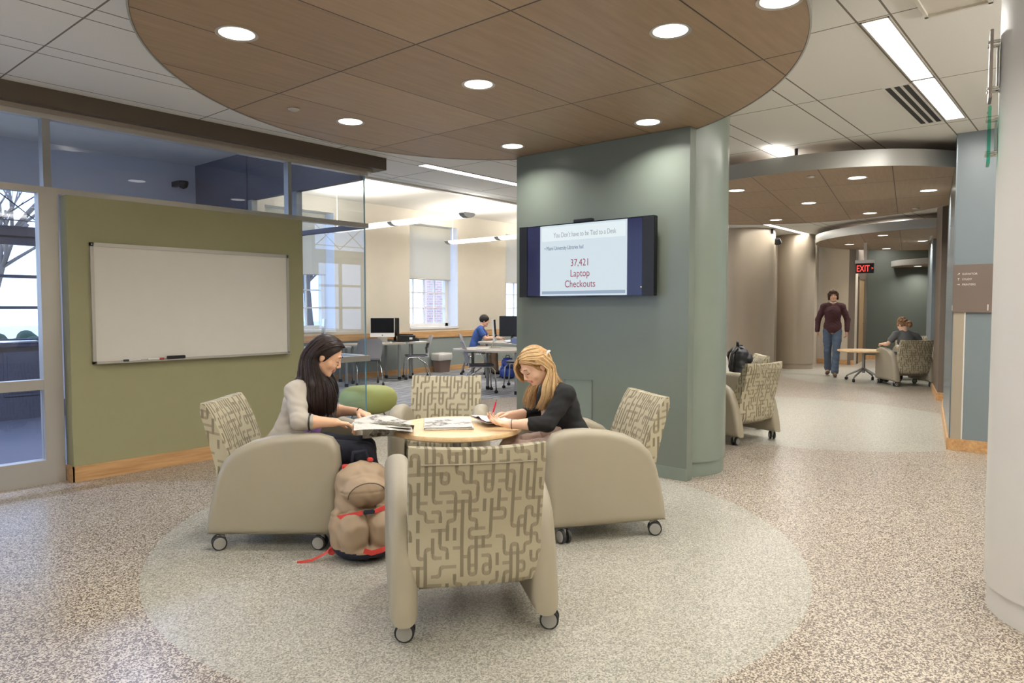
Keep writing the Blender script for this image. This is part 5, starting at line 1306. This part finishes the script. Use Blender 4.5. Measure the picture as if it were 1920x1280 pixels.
# woman with curly hair, seen from behind
c3 = local((14.50, 2.86), 38)
J3 = dict(pelvis=c3(-.05, 0, .52), waist=c3(-.05, 0, .67), chest=c3(-.02, .01, .83), neck=c3(.02, .02, .97), shL=c3(.02, .17, .92), shR=c3(0, -.17, .91),
          elL=c3(.06, .29, .745), wrL=c3(.30, .27, .735), elR=c3(.02, -.30, .76), wrR=c3(.24, -.26, .735), hipL=c3(-.05, .09, .52), hipR=c3(-.05, -.09, .52),
          knL=c3(.42, .11, .50), knR=c3(.42, -.11, .50), anL=c3(.46, .12, .10), anR=c3(.46, -.12, .10), toL=c3(.60, .13, .04), toR=c3(.60, -.13, .04))
H3 = hframe(c3(.06, .03, 1.095), 62, 22)
def curls(S_, P, Rm):
    S_.ball(P(-.125, -.01, -.02), .052, .02); S_.ball(P(-.15, .0, -.055), .035, .015)
    rg = random.Random(5)
    for _ in range(46):
        a = rg.uniform(0, 2*PI); e = rg.uniform(-.3, 1.4); r_ = .100
        x = -.012+r_*math.cos(a)*math.cos(e); y = .084*math.sin(a)*math.cos(e); z = .035+.096*math.sin(e)
        if x > .05 and z < .09: continue
        S_.ball(P(x, y, z), rg.uniform(.016, .026), .008)
    for k in range(10): S_.ball(P(-.13+rg.uniform(-.03, .03), rg.uniform(-.035, .035), -.04+rg.uniform(-.05, .04)), .02, .006)
person('woman with curly hair bun and grey t-shirt, seen from behind in the far armchair', J3, H3, M_skin2, hairmat('curly_light_brown_hair', (112, 80, 54), (170, 132, 92)), clothmat('grey_tshirt', (108, 110, 110)), M_jeans, -1, c3(0, 0, 0),
       [((J3['wrL'], c3(1, -.1, 0)-c3(0, 0, 0), (0, 0, 1), -1), {}), ((J3['wrR'], c3(1, .2, 0)-c3(0, 0, 0), (0, 0, 1), 1), {})], fem=True, topname='t_shirt', bottomname='jeans', hair_extra=curls, grow=.006)
# boy at the computers
c4 = local((10.95, 10.35), -50)
J4 = dict(pelvis=c4(0, 0, .53), waist=c4(.03, 0, .68), chest=c4(.10, 0, .86), neck=c4(.17, 0, 1.01), shL=c4(.14, .17, .96), shR=c4(.13, -.17, .96),
          elL=c4(.30, .20, .76), wrL=c4(.52, .12, .775), elR=c4(.26, -.21, .76), wrR=c4(.48, -.12, .775), hipL=c4(0, .09, .53), hipR=c4(0, -.09, .53),
          knL=c4(.44, .12, .52), knR=c4(.44, -.12, .52), anL=c4(.30, .12, .10), anR=c4(.46, -.12, .10), toL=c4(.44, .13, .04), toR=c4(.60, -.13, .04))
H4 = hframe(c4(.225, 0, 1.135), -50, 10)
person('boy with short black hair in a blue t-shirt sitting at the computer desks', J4, H4, M_skin3, hairmat('short_black_hair', (20, 17, 16), (44, 36, 32)), clothmat('blue_tshirt', (62, 92, 158)), clothmat('khaki_trousers', (140, 116, 92)), -1, c4(0, 0, 0),
       [((J4['wrL'], c4(1, 0, 0)-c4(0, 0, 0), (0, 0, 1), -1), {}), ((J4['wrR'], c4(1, 0, 0)-c4(0, 0, 0), (0, 0, 1), 1), {})], topname='t_shirt', grow=.010)
# person in white, mostly hidden by the slate column
c5 = local((8.16, 3.52), 125)
J5 = dict(pelvis=c5(.08, 0, .53), waist=c5(.10, 0, .67), chest=c5(.15, 0, .80), neck=c5(.24, 0, .92), shL=c5(.20, .17, .87), shR=c5(.20, -.17, .87),
          elL=c5(.34, .20, .72), wrL=c5(.52, .10, .70), elR=c5(.30, -.21, .72), wrR=c5(.50, -.12, .70), hipL=c5(.08, .09, .53), hipR=c5(.08, -.09, .53),
          knL=c5(.52, .12, .52), knR=c5(.52, -.12, .52), anL=c5(.54, .12, .10), anR=c5(.54, -.12, .10), toL=c5(.68, .13, .04), toR=c5(.68, -.13, .04))
H5 = hframe(c5(.32, 0, 1.04), 125, 30)
person('person in a loose white shirt almost hidden behind the slate column', J5, H5, M_skin3, M_hair3, clothmat('white_shirt', (214, 212, 204)), M_jeans, .9, c5(0, 0, 0),
       [((J5['wrL'], c5(1, 0, 0)-c5(0, 0, 0), (0, 0, 1), -1), {}), ((J5['wrR'], c5(1, 0, 0)-c5(0, 0, 0), (0, 0, 1), 1), {})], topg=.03)

# ---------------- backpacks ----------------
def backpack(loc, rz, label, main, base_m, strap, res=.006, tilt=0, s=1.0):
    t = empty('backpack', loc, rz, label, 'backpack'); t.rotation_euler = (0, R(tilt), R(rz)); t.scale = (s, s, s)
    S_ = SDF((-.25, -.28, -.02), (.28, .28, .62), res)
    for y in (-1, 1): S_.cone((-.01, y*.075, .10), (-.045, y*.060, .40), .105, .090, .04)
    S_.ell((-.04, 0, .43), (.10, .14, .10), None, .04)
    for y, zt in ((-1, .155), (1, .165)): S_.ell((.085, y*.075, zt), (.085, .088, .125), None, .012)
    S_.ell((.050, 0, .375), (.085, .125, .090), None, .014)
    for y in (-1, 1): S_.ell((.0, y*.155, .16), (.085, .045, .12), None, .012)
    S_.ell((.02, 0, .05), (.150, .165, .055), None, .02)
    X, Y, Z = S_.grid(); S_.f = np.maximum(S_.f, (.003-Z).astype(np.float32))
    # seams and fabric folds
    m = np.abs(S_.f) < .03; x, y, z = X[m], Y[m], Z[m]
    w = .0022*np.sin(32*y+5*np.sin(14*z))*np.sin(26*z+3*np.sin(18*y))+.002*np.sin(70*z+30*y+2*np.sin(40*y))
    w += .006*np.exp(-((z-.262-.02*np.cos(y*14))/.007)**2)+.005*np.exp(-((z-.375+.25*(np.abs(y)-.0)*np.abs(y))/.004)**2)*(x > .02)+.005*np.exp(-(y/.006)**2)*(z < .26)*(x > 0)
    S_.f[m] += w.astype(np.float32)
    S_.build('bag', [main, base_m], t, sel=lambda c: np.where((c[:, 2] < .075-.15*np.clip(c[:, 0], 0, .2)) | (c[:, 0] < -.10), 1, 0))
    def strap_(pts, w=.012, m=strap, n='strap'): MB().tube(pts, w, 8).build(n, m, t, smooth=True)
    def band(pts, w, n='strap', m=strap):
        pts = [Vector(p) for p in pts]; mb = MB(); rings = []
        for i, p in enumerate(pts):
            d = (pts[min(i+1, len(pts)-1)]-pts[max(i-1, 0)]).normalized(); o_ = Vector((p.x+.12, p.y, 0)).normalized(); u = d.cross(o_).normalized()
            rings.append([p+u*w/2+o_*.0015, p-u*w/2+o_*.0015, p-u*w/2-o_*.0015, p+u*w/2-o_*.0015])
        mb.loft(rings).build(n, m, t, smooth=False)
    band([(.02, -.175, .235), (.07, -.145, .245), (.118, -.095, .262), (.140, -.035, .272)], .024); band([(.142, .03, .272), (.125, .09, .285), (.085, .14, .275), (.03, .175, .25)], .024)
    bx('buckle', .130, -.03, .262, .150, .03, .285, M_navy, t, bevel=.004)
    band([(.175, -.04, .075), (.178, 0, .058), (.165, .06, .062), (.12, .12, .07)], .028)
    band([(-.02, -.19, .05), (-.01, -.24, .03), (.0, -.30, .012), (-.02, -.37, .006)], .014); MB().lathe([(.02, -.008), (.024, 0), (.02, .008), (.014, 0)], 14, Matrix.Translation((.0, -.185, .05)) @ Matrix.Rotation(R(90), 4, 'Y')).build('ring', strap, t, smooth=True)
    strap_([(-.08, -.05, .52), (-.09, -.04, .575), (-.09, .03, .58), (-.08, .045, .52)], .011, base_m, 'handle')
    strap_([(-.10, -.09, .50), (-.16, -.10, .42), (-.17, -.11, .25), (-.12, -.12, .10)], .018, base_m, 'shoulder_strap'); strap_([(-.10, .09, .50), (-.16, .10, .42), (-.17, .11, .25), (-.12, .12, .10)], .018, base_m, 'shoulder_strap')
    bx('strap_tab', -.07, -.11, .485, -.03, -.075, .515, strap, t, bevel=.004); bx('strap_tab', -.05, .03, .525, -.01, .06, .545, strap, t, bevel=.004)
    zp = []
    for k in range(15): a = PI*k/14; zp.append((.05+.088*(1-.35*abs(math.cos(a))**2), -.108*math.cos(a), .345+.085*math.sin(a)))
    strap_(zp, .003, plain('zipper_brown', (84, 68, 54), .7) if 'zipper_brown' not in MATS else MATS['zipper_brown'], 'zipper')  # dark brown zip line
    return t
backpack((2.475, 3.19, 0), 243, 'tan backpack with coral red straps leaning on the left armchair', clothmat('tan_nylon', (158, 136, 110), rough=.55, var=.05), M_navy, plain('coral_webbing', (208, 66, 58), .6), tilt=-4)
backpack((8.16+(-.13)*math.cos(R(125)), 3.52+(-.13)*math.sin(R(125)), .46), 125+180, 'black backpack on the back of the person in white, above the patterned armchair', clothmat('black_nylon', (30, 30, 34), rough=.5), M_black, M_black, res=.009, tilt=8, s=.92)
backpack((10.65, 9.15, 0), 215, 'blue and black backpack on the carpet under the right-hand desks', clothmat('blue_nylon', (44, 70, 150), rough=.5), M_black, M_black, res=.010, s=.8)

# ---------------- outside the windows ----------------
def bare_tree(x, y, h, seed, label):
    rg = random.Random(seed); mb = MB()
    def br(p, d, L, r, n):
        pts = [p]; q = p
        for k in range(4): d = (d+Vector((rg.gauss(0, .12), rg.gauss(0, .12), .05))).normalized(); q = q+d*L/4; pts.append(q)
        mb.tube(pts, [r*(1-.1*k) for k in range(5)], 5)
        if n:
            for k in range(3 if n > 1 else 4):
                a = rg.uniform(0, 2*PI); e = (d+Vector((math.cos(a), math.sin(a), .2))*.75).normalized(); br(pts[rg.choice((2, 3, 4))], e, L*.62, r*.52, n-1)
    br(Vector((0, 0, -.5)), Vector((0, 0, 1)), h*.45, .16, 4)
    o = mb.build('bare_tree', M_bark, None, smooth=True); o.location = (x, y, 0); return tag(o, label, 'tree', 'bare winter trees outside')
M_bark = plain('grey_bark', (108, 98, 92), .9)
for k, (x, y, h, l) in enumerate([(14.2, 22, 8, 'bare winter tree seen through the middle window, left of the brick wing'), (12.6, 18.5, 7, 'bare winter tree outside the left window'), (4.6, 19, 8, 'bare winter tree outside the entrance door'), (22.5, 21, 8, 'bare winter tree outside the right-hand window')]): bare_tree(x, y, h, 11+k, l)
def bush(x, y, r, label):
    S_ = SDF((-r*1.3, -r*1.3, -.6), (r*1.3, r*1.3, r*1.7), r/16); rg = random.Random(int(x*10))
    for _ in range(60):
        a = rg.uniform(0, 2*PI); q = rg.uniform(0, r*.8); S_.ball((q*math.cos(a), q*math.sin(a), rg.uniform(-.3, r*1.1)), r*.22, .05)
    o = S_.build('evergreen_bush', [plain('evergreen', (44, 60, 46), .9, var=.35) if 'evergreen' not in MATS else MATS['evergreen']]); o.location = (x, y, 0); return tag(o, label, 'bush', 'evergreen bushes outside')
bush(4.35, 16.0, .75, 'round evergreen bush on the lawn seen through the entrance door'); bush(13.9, 18.2, .6, 'evergreen bush outside the middle window beside the brick wing')
